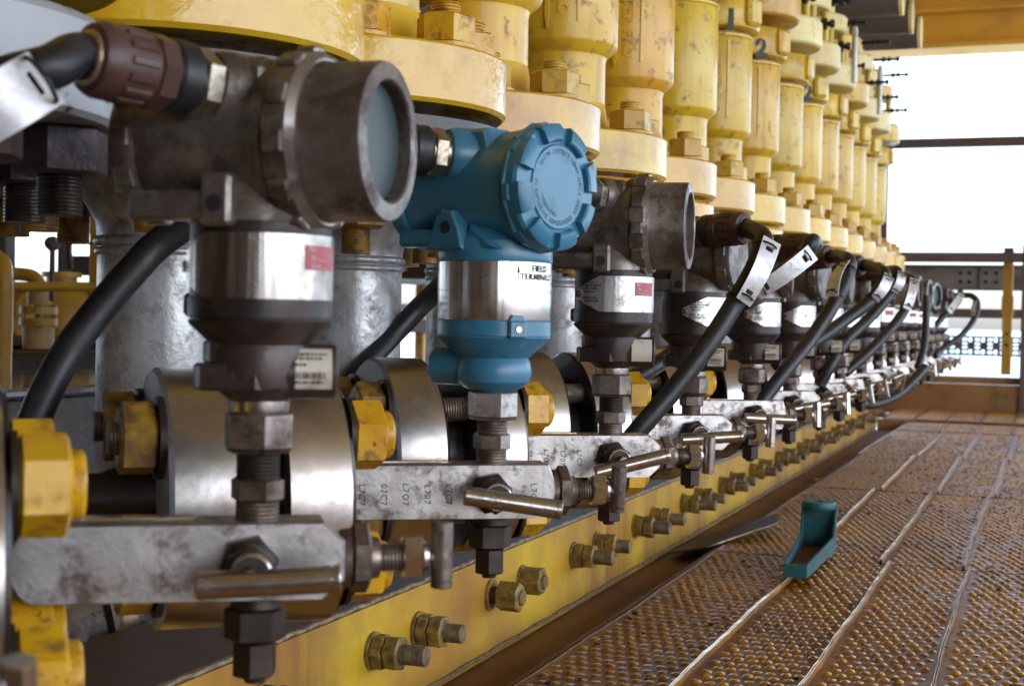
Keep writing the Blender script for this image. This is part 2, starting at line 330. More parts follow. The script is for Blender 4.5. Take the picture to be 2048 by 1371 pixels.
def text_ring(g, s, size, r, amid, M, span, inward=1):
    """letters round a circle, one by one"""
    n = len(s)
    for i, ch in enumerate(s):
        if ch == ' ': continue
        a = amid-span*((i+.5)/n-.5)*inward
        vs, fs = text_geo(ch, size); c, si = cos(a), sin(a); o = []
        for x, y, z in vs:
            rr = r+y*inward; t = -x/r*inward
            o.append((rr*cos(a+t), rr*sin(a+t), z))
        g.add(o, fs, M)
def spline(pts, n=10):
    P = [Vector(p) for p in pts]; P = [P[0]*2-P[1]]+P+[P[-1]*2-P[-2]]; out = []
    for i in range(1, len(P)-2):
        a, b, c, d = P[i-1:i+3]
        for k in range(n):
            t = k/n
            out.append(.5*((2*b)+(c-a)*t+(2*a-5*b+4*c-d)*t*t+(3*b-a-3*c+d)*t**3))
    out.append(P[-2]); return out
ORD = ['first', 'second', 'third', 'fourth', 'fifth', 'sixth', 'seventh', 'eighth', 'ninth', 'tenth', 'eleventh', 'twelfth', 'thirteenth', 'fourteenth', 'fifteenth', 'sixteenth', 'seventeenth', 'eighteenth']
UP = .3                                    # spacing of the units along the row

# ------------------------------------------------------------------ setting: sea, decks, roof
g = G(); g.add([(-6000, -6000, -24), (6000, -6000, -24), (6000, 9000, -24), (-6000, 9000, -24)], [(0, 1, 2, 3)])
struct(g.build('sea', 'sea_water'))
g = G(); g.box(-7, -.78, -2.5, 9.5, -.50, -.46); struct(g.build('deck_floor', 'cream_paint'))
g = G(); g.box(-7, 2.6, -4.5, 6.9, -.60, -.56); struct(g.build('lower_deck', 'deck_brown'))
g = G(); g.box(.36, 2.6, -4.5, 6.9, -.40, -.365); struct(g.build('unseen_deck', 'deck_brown'))  # unseen floor beside the planks, added to cut light from below
wall = struct(link('light_block_wall', None))  # unseen walls, added to block skylight from behind and from the left
g = G(); g.box(-8, 2.6, -3.6, -3.5, -.55, 1.95); g.build('unseen_end_wall', 'light_block', wall)
g = G(); g.box(-5.6, -5.5, -3.5, 8.0, .46, 1.95); g.box(-5.6, -5.5, -3.5, 1.6, -.46, .46); g.build('side_wall', 'light_block', wall)  # added wall out of view, stops fill light from the left
roof = struct(link('roof', None))
g = G(); g.box(-8, 4.2, -9, 8.2, 1.95, 2.0); g.build('ceiling_plate', 'ceiling_plate', roof)
for i, y in enumerate((-6.5, -4.3, -2, .2, 2.5, 4.7)):
    g = G(); g.box(-8, 4.2, y-.05, y+.05, 1.62, 1.65); g.box(-8, 4.2, y-.005, y+.005, 1.65, 1.95); g.build('roof_beam', 'ceiling_orange', roof)
g = G(); g.box(-8, 3.0, 6.90, 7.12, 1.30, 1.325, b=.004); g.box(-8, 3.0, 7.004, 7.016, 1.325, 1.95); g.build('end_beam', 'ceiling_orange', roof)
g = G(); g.box(-8, 3.0, 6.93, 7.0, 1.475, 1.49); g.build('beam_ledge', 'ceiling_orange', roof)

# ------------------------------------------------------------------ skid beam with its bolts
beam = thing('skid_beam', 'long yellow steel beam under the pipework with pairs of bolts along its side', 'steel beam', (-.595, 0, 0))
YE = 5.38
g = G(); g.box(-.012, 0, .3, YE, -.41, -.276); g.build('web', 'beam_paint', beam)
g = G()
g.box(-.128, .003, .3, YE, -.276, -.269, b=.0015); g.build('top_flange', 'rust_top', beam)
g = G()
pth = [(.0015, .3+i*.03, -.386+.0008*sin(i*1.7)) for i in range(int((YE-.3)/.03))]
g.tube(pth, .0024, 6); g.build('weld_bead', 'beam_thread', beam)
g = G(); g.tube([(.0035+.0006*sin(i*2.3), .3+i*.02, -.2715+.0007*sin(i*3.1)) for i in range(int((YE-.3)/.02))], .0026, 6); g.build('edge_lip', 'beam_thread', beam)
def f_bnut(g): g.hex(.0172, 0, .0265, RY(pi/2), .1); 
def f_bnut2(g): g.hex(.0172, 0, .013, RY(pi/2), .1, phase=.2); g.hex(.0172, .0135, .0285, RY(pi/2), .1)
def f_bst(g): g.thread(.0098, 0, .030, RY(pi/2), .0022, 16, .0009)
def f_bcap(g): g.hex(.0175, 0, .027, RY(pi/2), .14); g.lathe([(.009, .0268), (.009, .029), (.0075, .031)], 16, RY(pi/2))
def f_bwash(g): g.lathe([(.0185, 0), (.0185, .003)], 18, RY(pi/2))
pairs = [1.204+.3025*i for i in range(14)]
for i, y in enumerate(pairs):
    for j in (0, 1):
        yy = y+.102*j; z = -.320-.001*i/14
        if yy > YE-.03: continue
        root = link('bolt', cached('bolt_washer', f_bwash, 'beam_bolt'), beam, (0, yy, z))
        root.rotation_euler = (random.uniform(0, 1), 0, 0)
        kind = 'cap' if i == 1 else ('bare' if (i == 2 and j == 0) else 'nut')
        if kind == 'cap':
            link('shank', cached('shank', lambda g: g.lathe([(.0105, 0), (.0105, .014)], 14, RY(pi/2)), 'black_steel'), root, (0, 0, 0))
            link('nut', cached('bolt_cap', f_bcap, 'beam_bolt'), root, (.011-.009*j, 0, 0))
        else:
            ln = random.choice((0, 0, .004))
            link('nut', cached('bolt_nut2' if i == 0 or random.random() < .6 else 'bolt_nut', f_bnut2 if True else f_bnut, 'beam_bolt'), root, (.003, 0, 0))
            link('stud', cached('bolt_stud', f_bst, 'beam_thread'), root, (.027-.006*((i*3+j) % 3 == 1)+ln, 0, 0))
# first bolt at the very bottom edge of the picture
for yy in (.90, 1.003):
    root = link('bolt', cached('bolt_washer', f_bwash, 'beam_bolt'), beam, (0, yy, -.320))
    link('nut', cached('bolt_nut2', f_bnut2, 'beam_bolt'), root, (.003, 0, 0)); link('stud', cached('bolt_stud', f_bst, 'beam_thread'), root, (.027, 0, 0))

# ------------------------------------------------------------------ gutter
g = G(); g.box(-.594, -.487, .3, 5.44, -.405, -.392, b=.001)
g.box(-.492, -.486, .3, 5.44, -.392, -.363)
struct(g.build('gutter_channel', 'gutter'))
g = G(); g.box(-.593, -.46, 5.386, 5.44, -.391, -.352); struct(g.build('gutter_end', 'deck_brown'))

# ------------------------------------------------------------------ walkway of grip planks
walk = struct(link('walkway', None))
ZG = -.362; PW = .1165; PX, PY = .0146, .0215
ys = [.25, 1.15, 2.185, 3.14, 4.00, 4.98, 5.42, 6.08]
def studs(L, WD=.1165):
    k = ('studs', round(L, 3), round(WD, 3))
    if k in CACHE: return CACHE[k]
    g = G(); nr = int(L/PY); rnd = random.Random(int(L*1000)); vs = []; fs = []
    for j in range(nr):
        for i in range(int(WD/PX)):
            x = -WD/2+.0115+(i+(.5 if j % 2 else 0))*PX*.97; y = (j+.5)*L/nr
            if x > WD/2-.008: continue
            x += rnd.uniform(-.0011, .0011); y += rnd.uniform(-.0018, .0018); h = rnd.uniform(.0014, .0036); b = len(vs); n = 8
            for (rr, ry, hh, oy) in ((.0068, .0100, 0, 0), (.0044, .0060, h*.55, -.0012), (.0016, .0020, h, -.0028)):
                for q in range(n):
                    a = 2*pi*q/n; s_ = 1.0 if q % 2 else .86
                    vs.append((x+rr*cos(a)*s_, y+ry*sin(a)*s_+oy, hh))
            for r_ in (0, 1):
                for q in range(n):
                    q2 = (q+1) % n; fs.append((b+r_*n+q, b+r_*n+q2, b+(r_+1)*n+q2, b+(r_+1)*n+q))
            fs.append(tuple(b+2*n+q for q in range(n)))
    g.add(vs, fs); CACHE[k] = g.mesh('grip_studs', 'grip_rust', 60); return CACHE[k]
rw = random.Random(3); PHS = [[rw.uniform(0, 6) for _ in range(12)] for _ in range(8)]
for si in range(len(ys)-1):
    y0, y1 = ys[si]+.003, ys[si+1]-.003; L = y1-y0; off = [0, .004, -.006, .004, .012, -.004, .006][si]; lift = [0, 0, 0, .001, 0, .002, .012][si]
    x0 = [-.484, -.482, -.484, -.478, -.492, -.484, -.60][si]
    cols = 6 if si < 6 else 7
    edge = -.3385+off if si < 6 else -.345
    xs = [edge+PW*(i+.5) for i in range(-1 if si < 6 else -2, cols-1)]
    for ci, xc in enumerate(xs):
        p = link('plank', None)
        w0 = PW/2
        g = G(); n = max(4, int(L/.018)); ph = [PHS[si][ci], PHS[si][ci+1], PHS[si][ci]*2, PHS[si][ci+1]*2]
        def wob(y, s): return .0018*sin(y*5+ph[s])+.0008*sin(y*19+ph[s+2])+.00035*sin(y*83+ph[s])+.0003*sin(y*151)
        vs = []; fs = []
        xa = -w0+.0006
        if ci == 0 and si < 6: xa = x0-xc+.0005
        LH = .15 if (ci == 0 and si < 6) else 1
        prof = lambda y: [(xa+wob(y, 0), .0058*LH), (xa+.0003+wob(y, 0), .0072*LH), (xa+.0009+wob(y, 0), .0080*LH), (xa+.0015+wob(y, 0), .0070*LH), (xa+.0018+wob(y, 0), .0006), (w0-.0018+wob(y, 1), .0006), (w0-.0015+wob(y, 1), .0070), (w0-.0009+wob(y, 1), .0080), (w0-.0003+wob(y, 1), .0072), (w0+wob(y, 1), .0058), (w0+wob(y, 1), -.03), (xa+wob(y, 0), -.03)]
        for j in range(n+1):
            y = L*j/n
            for (a, b) in prof(y): vs.append((a, y, b))
        for j in range(n):
            for i in range(12): k = (i+1) % 12; fs.append((j*12+i, j*12+k, (j+1)*12+k, (j+1)*12+i))
        fs.append(tuple(range(12))); fs.append(tuple(reversed([n*12+i for i in range(12)])))
        g.add(vs, fs); g.m = [1 if (i % 12) in (0, 1, 2, 6, 7, 8) and i < n*12 else 0 for i in range(len(g.f))]  # ridge tops get the pale painted glint, the sheet stays dark
        p.data = None; bpy.data.objects.remove(p)
        p = g.build('plank', ['grip_base', 'rib_glint_rust'], walk, 60); p.location = (xc, y0, ZG+lift)
        wdt = w0-xa; s_ = link('grip_studs', studs(L, wdt), p, ((xa+w0)/2, 0, .0002)); s_['kind'] = 'stuff'
g = G()
for y in ys[1:-1]: g.box(-.47, .35, y-.02, y+.02, ZG-.06, ZG-.031)
g.build('cross_bearer', 'deck_brown', walk)

# ------------------------------------------------------------------ loose things on the floor
# teal bracket: tapering open tray with a tall upright socket end
bz = ZG+.0125
br = thing('steel_bracket', 'blue-green tapered channel bracket lying open side up on the rusty grating', 'bracket', (-.318, 1.945, bz), rad(2))
def taper(y, w): return w
g = G()
w0_, w1_, L_ = .0160, .0265, .27
g.add([(-w0_, 0, 0), (w0_, 0, 0), (w1_, L_, 0), (-w1_, L_, 0), (-w0_, 0, .004), (w0_, 0, .004), (w1_, L_, .004), (-w1_, L_, .004)], [(3,2,1,0),(4,5,6,7),(0,1,5,4),(1,2,6,5),(2,3,7,6),(3,0,4,7)])
g.build('tray_floor', 'gutter', br)
for s in (-1, 1):
    g = G(); xo0, xo1 = s*w0_, s*w1_; t = -s*.003
    z0 = [(xo0, 0, .0), (xo0+t, 0, .0), (xo0+t, 0, .018), (xo0, 0, .018)]
    z1 = [(xo1, L_-.03, 0), (xo1+t, L_-.03, 0), (xo1+t, L_-.03, .024), (xo1, L_-.03, .024)]
    z2 = [(xo1, L_, 0), (xo1+t, L_, 0), (xo1+t, L_, .068), (xo1, L_, .068)]
    fs = []
    for b in (0, 4):
        for i in range(4): k = (i+1) % 4; fs.append((b+i, b+k, b+4+k, b+4+i))
    fs += [(0, 1, 2, 3), (11, 10, 9, 8)]
    g.add(z0+z1+z2, fs); g.build('side_wall', 'teal_paint', br)
g = G(); g.box(-w0_, w0_, -.003, 0, 0, .018, b=.0006); g.build('front_lip', 'teal_paint', br)
g = G(); g.box(-w1_, w1_, L_-.002, L_+.004, 0, .072, b=.001); g.build('upright_plate', 'teal_paint', br)
g = G(); g.lathe([(.0095, 0), (.0255, 0), (.0265, .002), (.0265, .009), (.0255, .011), (.0095, .011), (.0095, 0)], 28, T(0, L_-.014, .064), caps=False); g.build('socket_ring', 'teal_paint', br)
# loose plate leaning from the gutter on the plank edge
A, B, C, D_, E_ = [Vector(p) for p in ((-.577, 2.249, -.384), (-.505, 2.223, -.364), (-.412, 2.353, -.334), (-.44, 2.47, -.338), (-.572, 2.50, -.386))]
g = G(); pl = [A, B, C, D_, E_]; tn = Vector((0, 0, .0028))
vs = [tuple(p) for p in pl]+[tuple(p+tn) for p in pl]; n = 5
g.add(vs, [tuple(reversed(range(n))), tuple(range(n, 2*n))]+[(i, (i+1) % n, n+(i+1) % n, n+i) for i in range(n)])
o = g.build('loose_plate', ['rust_top', 'fitting_bright']); o.data.polygons[3].material_index = 1
tag(o, 'thin brown metal sheet with a bright cut edge leaning in the gutter by the grating', 'metal sheet')
rg = random.Random(11); g = G()
for _ in range(420):
    x = rg.uniform(-.47, .1); y = rg.uniform(.9, 4.5); s_ = rg.uniform(.0012, .0034); a = rg.uniform(0, 3); M = T(x, y, ZG+.003+rg.uniform(0, .001)) @ RZ(a) @ RX(rg.uniform(-.4, .4)); g.box(-s_, s_, -s_*.6, s_*.6, 0, s_*.5, M)
struct(g.build('grit', 'bonnet_dark'), 'stuff')
for q, (x, y, s, mt, lb) in enumerate([(-.555, 3.55, .012, 'yellow_nut', 'small yellow paint flake lying in the brown gutter'), (-.548, 3.95, .011, 'black_steel', 'small black scrap lying in the gutter beyond the yellow flake')]):
    g = G(); g.box(-s, s*1.1, -s*1.4, s, 0, .005, b=.001); o = g.build('debris_flake', mt); o.location = (x+.03, y, -.392); o.rotation_euler = (0, 0, .5+q); tag(o, lb, 'scrap')
# ------------------------------------------------------------------ risers and the yellow valves on top
XR = -.627
def ry(k): return .605+UP*k
FACE = rad(-69.1)                          # direction from the row towards the viewer side
def f_pipe(g): g.lathe([(.01, -.155), (.03, -.150), (.044, -.135), (.05, -.11), (.05, .040)], 48)
def f_weld(g):
    seg = 96
    for zc, rr in ((.043, .0026), (.0505, .0034)):
        vs = []; fs = []; m = 8
        for i in range(seg):
            a = 2*pi*i/seg; k = 1+.12*((i*7) % 5)/5
            for j in range(m):
                b = 2*pi*j/m; R_ = .0495+rr*k*cos(b)*(1+.1*sin(i*2.1)); vs.append((R_*cos(a+.02*sin(b)), R_*sin(a+.02*sin(b)), zc+rr*1.25*sin(b)))
        for i in range(seg):
            for j in range(m): fs.append((i*m+j, ((i+1) % seg)*m+j, ((i+1) % seg)*m+(j+1) % m, i*m+(j+1) % m))
        g.add(vs, fs)
def f_red(g): g.lathe([(.0495, .040), (.0503, .052), (.0515, .064), (.058, .076), (.072, .097), (.074, .103)], 48)
def f_lfl0(g): f_lfl(g, .160)
def f_lfl(g, ZL=.181): g.lathe([(.060, .1025), (.140, .1025), (.1435, .1055), (.1435, ZL-.007), (.137, ZL-.001), (.128, ZL), (.090, ZL), (.090, .186), (.02, .186)], 72)
def f_nut(g): g.lathe([(.030, 0), (.030, .0035)], 24); g.hex(.0272, .0035, .031, ch=.1)
def f_stt(g): g.thread(.0135, .031, .041, pitch=.003, depth=.0012); g.lathe([(.0135, .041), (.0125, .0425)], 20)
def f_snut(g): g.hex(.0272, -.0275, 0, ch=.1)
def f_std(g): g.thread(.0128, -.050, -.0275, pitch=.0022, depth=.0005)
def f_ufl(g): g.lathe([(.075, .199), (.143, .199), (.1465, .2025), (.1465, .250), (.144, .2525), (.10, .2535), (.078, .256), (.066, .275), (.062, .30)], 96)
RLAB = ['silver-painted vertical riser pipe']
for k in range(16):
    t = thing('riser_pipe', f'{ORD[k]} silver vertical riser pipe from the near end' + (', under the white flange' if k == 0 else ', under a yellow flange'), 'pipe', (XR, ry(k), 0), 0, 'silver riser pipes in the row')
    link('pipe', cached('pipe', f_pipe, 'silver_paint'), t); link('weld_bead', cached('weld', f_weld, 'silver_paint', 60), t)
    link('reducer', cached('reducer', f_red, 'silver_paint'), t)
    fl = link('lower_flange', cached('lfl_w', f_lfl0, 'white_flange') if k == 0 else cached('lfl_y', f_lfl, 'black_steel' if k < 4 else 'flange_orange'), t)
    for q in range(8):
        a = rad(-60+45*q); p = (.112*cos(a), .112*sin(a), .1025)
        if k > 7 and not (-130 < math.degrees(a) < 40): continue
        nn = link('nut', cached('snut_p' if k == 0 else 'snut_y', f_snut, 'purple_nut' if k == 0 else 'grimy_nut'), t, p, a+rad(12*q % 60))
        link('stud', cached('sstud', f_std, 'black_steel' if k == 0 else 'grimy_nut'), nn)

def f_body(g): g.lathe([(.062, .256), (.0615, .355), (.063, .362), (.0765, .374), (.0775, .378), (.0775, .548), (.0765, .552), (.079, .5545), (.079, .559), (.074, .5635), (.066, .565)], 72)
def f_neckring(g): g.lathe([(.066, .563), (.066, .570)], 48)
def f_cap(g): g.lathe([(.078, .568), (.088, .571), (.0905, .577), (.0905, .622), (.087, .629), (.076, .632), (.03, .634)], 64)
def f_thread(g): g.thread(.030, .632, .652, pitch=.0035, depth=.0015)
def f_disc(g): g.lathe([(.035, .650), (.112, .648), (.117, .652), (.118, .657), (.118, .704), (.113, .711), (.05, .713)], 64)
def f_udisc(g): g.lathe([(.035, .800), (.088, .799), (.092, .803), (.092, .840), (.088, .845), (.05, .848)], 48)
def f_top(g): g.lathe([(.055, .846), (.058, .85), (.058, .895), (.05, .905), (.03, .91), (.03, .928), (.02, .932)], 40)
def f_rod(g): g.lathe([(.0105, .711), (.0105, .800)], 14)
def f_clamp(g):
    g.lathe([(.007, -.03), (.007, .055)], 12, RY(pi/2)); g.hex(.0145, .006, .022, RY(pi/2)); g.hex(.0145, .030, .046, RY(pi/2)); g.lathe([(.009, .052), (.0115, .056), (.009, .063)], 12, RY(pi/2))
def f_clamp2(g):
    g.lathe([(.0045, -.03), (.0045, .060)], 12, RY(pi/2)); g.hex(.009, .010, .020, RY(pi/2)); g.hex(.009, .028, .036, RY(pi/2)); g.lathe([(.0065, .056), (.0085, .060), (.0065, .066)], 12, RY(pi/2))
def f_emb(g):
    text_cyl(g, 'WESTER FLO', .0215, .0773, FACE, .472, ext=.0016, vertical=1, bold=.0006)
    g.patch(.0772, .0032, FACE-.30, FACE-.22, lambda t: .388+.014*abs(t-.5)*2, lambda t: .545, 4)
    g.patch(.0772, .0022, FACE+.24, FACE+.30, lambda t: .398, lambda t: .545, 4)
def mk_num(s):
    def f(g): text_cyl(g, s, .050, .0908, FACE+rad(14), .580, ext=.0003, bold=.0028)
    return f
def f_band(g):
    g.box(.079, .101, -.022, .022, .574, .626, RZ(FACE+rad(64)), b=.006)
marks = {7: '1', 8: '2', 10: '2'}
FP = ['flange_paint', 'flange_paint', 'flange_paint', 'flange_orange', 'flange_paint', 'flange_orange', 'flange_paint', 'flange_paint', 'flange_paint', 'flange_paint', 'flange_paint', 'flange_paint', 'flange_paint', 'flange_paint', 'flange_paint', 'flange_paint']
BP = ['valve_paint', 'valve_paint', 'valve_paint', 'valve_orange', 'valve_paint', 'valve_orange', 'valve_paint', 'valve_paint', 'valve_orange', 'valve_paint', 'valve_paint', 'valve_paint', 'valve_paint', 'valve_paint', 'valve_paint', 'valve_paint']
for k in range(0, 16):
    ex = {7: ', black 1 on its cap', 8: ', dark 2 on its cap', 10: ', black 2 on its bright cap', 5: ', orange body with raised letters', 15: ', last of the row'}.get(k, '')
    t = thing('yellow_valve', f'{ORD[k]} tall yellow valve column from the near end{ex}', 'valve', (XR, ry(k), -.0135), 0, 'yellow valve columns bolted on the risers')
    fp, bp_ = FP[k], BP[k]
    link('flange', cached('ufl_'+fp, f_ufl, fp, 25), t)
    for q in range(8):
        a = rad(-60+45*q); p = (.112*cos(a), .112*sin(a), .2535)
        if k > 7 and not (-130 < math.degrees(a) < 40): continue
        nm = 'yellow_nut' if k < 3 else 'orange_nut'
        nn = link('nut', cached('fnut_'+nm, f_nut, nm, 30), t, p, rad(10+37*q+11*k))
        link('stud', cached('fstud_'+nm, f_stt, nm), nn)
    b = link('body', cached('body_'+bp_, f_body, bp_), t)
    link('neck_ring', cached('neckring', f_neckring, 'black_steel'), b)
    if k in (3, 4, 5, 7, 8): link('raised_lettering', cached('emb_'+bp_, f_emb, bp_, 60), b)
    c = link('cap', cached('cap_'+bp_, f_cap, bp_), t); lg = link('lug', cached('lug_'+bp_, f_band, bp_), c, None, random.uniform(-.5, .25))
    c.rotation_euler = (0, 0, 0)
    if k in marks: link('painted_number', cached('num'+marks[k], mk_num(marks[k]), 'mark_black'), c)
    link('neck_thread', cached('nthr', f_thread, 'purple_nut'), t)
    pm = 'valve_pale' if k in (9, 10, 11, 13, 14) else bp_
    link('lower_disc', cached('disc_'+pm, f_disc, pm), t)
    if k >= 6:
        link('upper_disc', cached('udisc_'+pm, f_udisc, pm), t)
        link('top_housing', cached('top_'+bp_, f_top, 'valve_pale' if k % 3 else bp_), t)
        for q in range(6):
            a = rad(-45+60*q); link('rod', cached('rod', f_rod, 'valve_paint'), t, (.078*cos(a), .078*sin(a), 0))
        for z in (.757, .880):
            if k >= 14 and z < .8: pass
            link('clamp_bolt', cached('clampb' if k < 12 else 'clampc', f_clamp if k < 12 else f_clamp2, 'black_steel'), t, ((.045 if k < 13 else .080), -.040, z))
        if k in (11, 13):
            link('white_cylinder', cached('wcyl', lambda g: g.lathe([(.008, .66), (.008, .80), (.006, .81)], 16), 'tag_metal'), t, (.118, -.03, 0))
# dark insulated cylinders high on the far valves
for i, (k, zc) in enumerate(((12, .930), (13, .935), (14, .945))):
    t = thing('actuator_cylinder', ['nearest', 'middle', 'lowest and farthest'][i]+' of the three dark grey cylinders under the orange roof beam', 'actuator', (-.418, ry(k), zc+.012), 0, 'dark cylinders beside the roof beam')
    g = G(); g.lathe([(.045, -.24), (.051, -.235), (.051, -.008)], 40, RY(pi/2)); g.build('barrel', 'hose_grey', t)
    g = G(); g.lathe([(.0525, -.010), (.0525, 0), (.046, .002), (.046, -.001), (0, -.001)], 40, RY(pi/2), caps=False); g.build('end_rim', 'valve_pale', t)
    g = G(); g.lathe([(.0522, -.202), (.0522, -.196)], 40, RY(pi/2), caps=False); g.build('seam_strap', 'tag_metal', t)

# ------------------------------------------------------------------ orifice flange pairs
AU = rad(47); U = Vector((sin(AU), cos(AU), 0)); CZ = -.1165
rzU = math.atan2(U.y, U.x)
def f_da(g):
    M = RY(pi/2); g.mi = 0; g.lathe([(.081, .0028), (.081, .0402)], 96, M, caps=False)
    g.mi = 1; g.lathe([(.0785, 0), (.081, .0028)], 96, M, caps=False); g.lathe([(.015, 0), (.0785, 0)], 96, M, caps=False)
    g.mi = 2; g.lathe([(.081, .0402), (.0785, .043)], 96, M, caps=False); g.lathe([(.0785, .043), (.02, .043)], 96, M, caps=False)
def f_gask(g): g.lathe([(.046, .0425), (.046, .0675)], 40, RY(pi/2))
def f_hub(g): g.lathe([(.016, -.14), (.016, -.03), (.026, -.006), (.027, 0)], 32, RY(pi/2))
def f_pstud(g): g.thread(.0100, -.031, .128, RY(pi/2), .0022, 18, .0008)
def f_pn(g):
    g.mi = 1; g.lathe([(.0235, 0), (.0235, .003)], 24, RY(pi/2)); g.mi = 0; g.hex(.0222, .003, .0245, RY(pi/2), .11)
def f_pcap(g): g.lathe([(.0145, .024), (.0150, .0255), (.0150, .029), (.0135, .0305)], 24, RY(pi/2)); 
def f_pnl(g):
    g.mi = 1; g.lathe([(.0245, -.004), (.0245, 0)], 24, RY(pi/2)); g.mi = 0; g.hex(.0225, -.0255, -.004, RY(pi/2), .11)
for i in range(0, 16):
    C0 = Vector((-.477, .776+UP*(i-1), CZ))
    t = thing('flange_pair', f'{ORD[i]} pair of thick steel discs from the near end, joined by yellow nuts' , 'pipe flange', C0-U*.0575, rzU, 'steel disc pairs along the beam')
    d = link('near_disc', cached('disc_a', f_da, ['rim_steel', 'disc_face', 'black_steel'], 25), t)
    d.name = 'disc'
    d2 = link('disc', cached('disc_a2', f_da, ['rim_steel', 'black_steel', 'black_steel'], 25), t, (.067, 0, 0))
    link('gasket', cached('gasket', f_gask, 'black_steel'), t)
    link('pipe_stub', cached('hub', f_hub, 'bonnet_dark'), t)
    for (a, b) in ((-1, 1), (1, 1), (-1, -1), (1, -1)):
        p = (0, .044*a, .041*b)
        st = link('stud', cached('pstud', f_pstud, 'stud_metal'), t, p)
        nl = link('nut', cached('pnl', f_pnl, ['grimy_nut', 'bonnet_dark']), t, p); nl.rotation_euler = (random.uniform(-.1, .3), 0, 0)
        nr = link('nut', cached('pnr', f_pn, ['yellow_nut', 'bonnet_dark']), t, (.110, p[1], p[2])); nr.rotation_euler = (random.uniform(-.15, .2), 0, 0)
        link('stud_end', cached('pcap', f_pcap, 'yellow_nut'), nr)

# ------------------------------------------------------------------ manifolds
AM = rad(57); Um = Vector((sin(AM), cos(AM), 0)); rzM = math.atan2(Um.y, Um.x)
STEMY = [.609, .924, 1.2125, 1.517, 1.851, 2.146, 2.449, 2.690, 3.011, 3.313, 3.595, 3.900, 4.20, 4.50, 4.80, 5.10]
SX = -.366; ZT = -.103
def f_block(round_end):
    def f(g):
        y0, y1, z0, z1 = -.0165, .0165, -.0375, 0
        x0, x1 = -.114, .0425
        if round_end: poly = [(x0, z0+.006), (x0+.004, z0), (x1-.004, z0), (x1-.0005, z0+.010), (x1+.001, (z0+z1)/2), (x1-.0005, z1-.010), (x1-.004, z1), (x0+.004, z1), (x0, z1-.006)]
        else: poly = [(x0-.002, z0+.010), (x0+.008, z0), (x1-.010, z0), (x1, z0+.009), (x1, z1-.009), (x1-.010, z1), (x0+.008, z1), (x0-.002, z1-.010)]
        zc_ = (z0+z1)/2; arc = [(x0+.010-.012*cos(q*pi/10-pi/2+pi/20*0), zc_+.0185*sin(q*pi/10-pi/2)) for q in range(1, 10)]
        poly = [p for p in poly if p[0] > x0+.006] 
        poly = ([(x0+.010, z0)]+[p for p in poly if p[0] > 0]+[(x0+.010, z1)]+list(reversed(arc)))
        M = Matrix(((1, 0, 0, 0), (0, 0, 1, 0), (0, 1, 0, 0), (0, 0, 0, 1)))
        g.prism(poly, y0, y1, M, ch=.0014)
    return f
def f_stamp(g):
    for i in range(9):
        x = -.093+.0150*i
        if abs(x) < .012: continue
        text_flat(g, ['L7C7', '07C7', 'L7O7', 'L707'][i % 4], .0062, Matrix.Translation((x, -.0168, -.020)) @ Matrix(((1, 0, 0, 0), (0, 0, -1, 0), (0, 1, 0, 0), (0, 0, 0, 1))) @ RZ(-pi/2))
def f_bon(g):
    M = RX(pi/2)
    g.hex(.0145, .0165, .026, M, phase=.2); g.lathe([(.0115, .026), (.0115, .032)], 20, M); g.hex(.0125, .032, .040, M, phase=.5)
    g.lathe([(.0085, .040), (.0085, .046)], 18, M)
def f_bonring(g): g.lathe([(.0088, .041), (.0098, .042), (.0098, .0445), (.0088, .0455)], 20, RX(pi/2))
def f_bstem(g): g.lathe([(.004, .044), (.004, .058)], 12, RX(pi/2))
def f_bar(L, r=.0064):
    def f(g): g.lathe([(r-.0006, -L/2), (r, -L/2+.0006), (r, L/2-.0045), (r-.0009, L/2-.0042), (r-.0009, L/2-.0036), (r, L/2-.0033), (r, L/2-.0006), (r-.0006, L/2)], 22, RY(pi/2))
    return f
def f_end1(g): g.lathe([(.0145, .0415), (.0150, .044), (.0150, .0465)], 24, RY(pi/2)); g.hex(.0178, .0465, .0565, RY(pi/2)); g.lathe([(.011, .0565), (.010, .061)], 20, RY(pi/2))
def f_end2(g): g.thread(.0072, .061, .074, RY(pi/2), .0018)
def f_end3(g): g.hex(.0115, .0725, .0835, RY(pi/2), phase=.3); g.lathe([(.0085, .0835), (.007, .086)], 16, RY(pi/2))
def f_estem(g): g.lathe([(.0035, .085), (.0035, .094)], 10, RY(pi/2))
def f_plug(g): g.lathe([(.012, -.0385), (.0125, -.043)], 20); g.hex(.0152, -.060, -.043, ch=.12)
def f_plug2(g): g.hex(.0112, -.078, -.060, phase=.3); g.lathe([(.005, -.081), (.0055, -.078)], 12)
def f_weldl(g): g.box(-.118, -.03, .004, .0155, -.0003, .0006)
def mk_low(kind, sh):
    # nipple, lock nut, thread and union nut between manifold and transmitter
    def f1(g): g.thread(.0108, -.001, .0095)
    def f2(g): g.hex(.0132, .0093, .0210, phase=.35)
    def f3(g): g.thread(.0108, .0208, .0345-sh)
    def f4(g): g.lathe([(.0158, .0335-sh), (.0175, .0350-sh)], 6, phase=.2, caps=True); g.hex(.0176, .0345-sh, .0540-sh, phase=.2)
    def f5(g): g.lathe([(.0146, .0538-sh), (.0150, .0555-sh), (.0150, .064-sh), (.0135, .066-sh)], 28)
    return f1, f2, f3, f4, f5
bar_rot = [rad(3), rad(-8), rad(14), rad(4), rad(-2), rad(10), rad(12), rad(-20), rad(10), rad(25), rad(-30), rad(5), rad(15), rad(-10), rad(5), rad(20)]
tee_rot = [0, rad(8), rad(4), rad(2), rad(-3), rad(-8), rad(-22), rad(-25), rad(25), rad(-30), rad(40), rad(-15), rad(20), rad(-30), rad(15), rad(-10)]
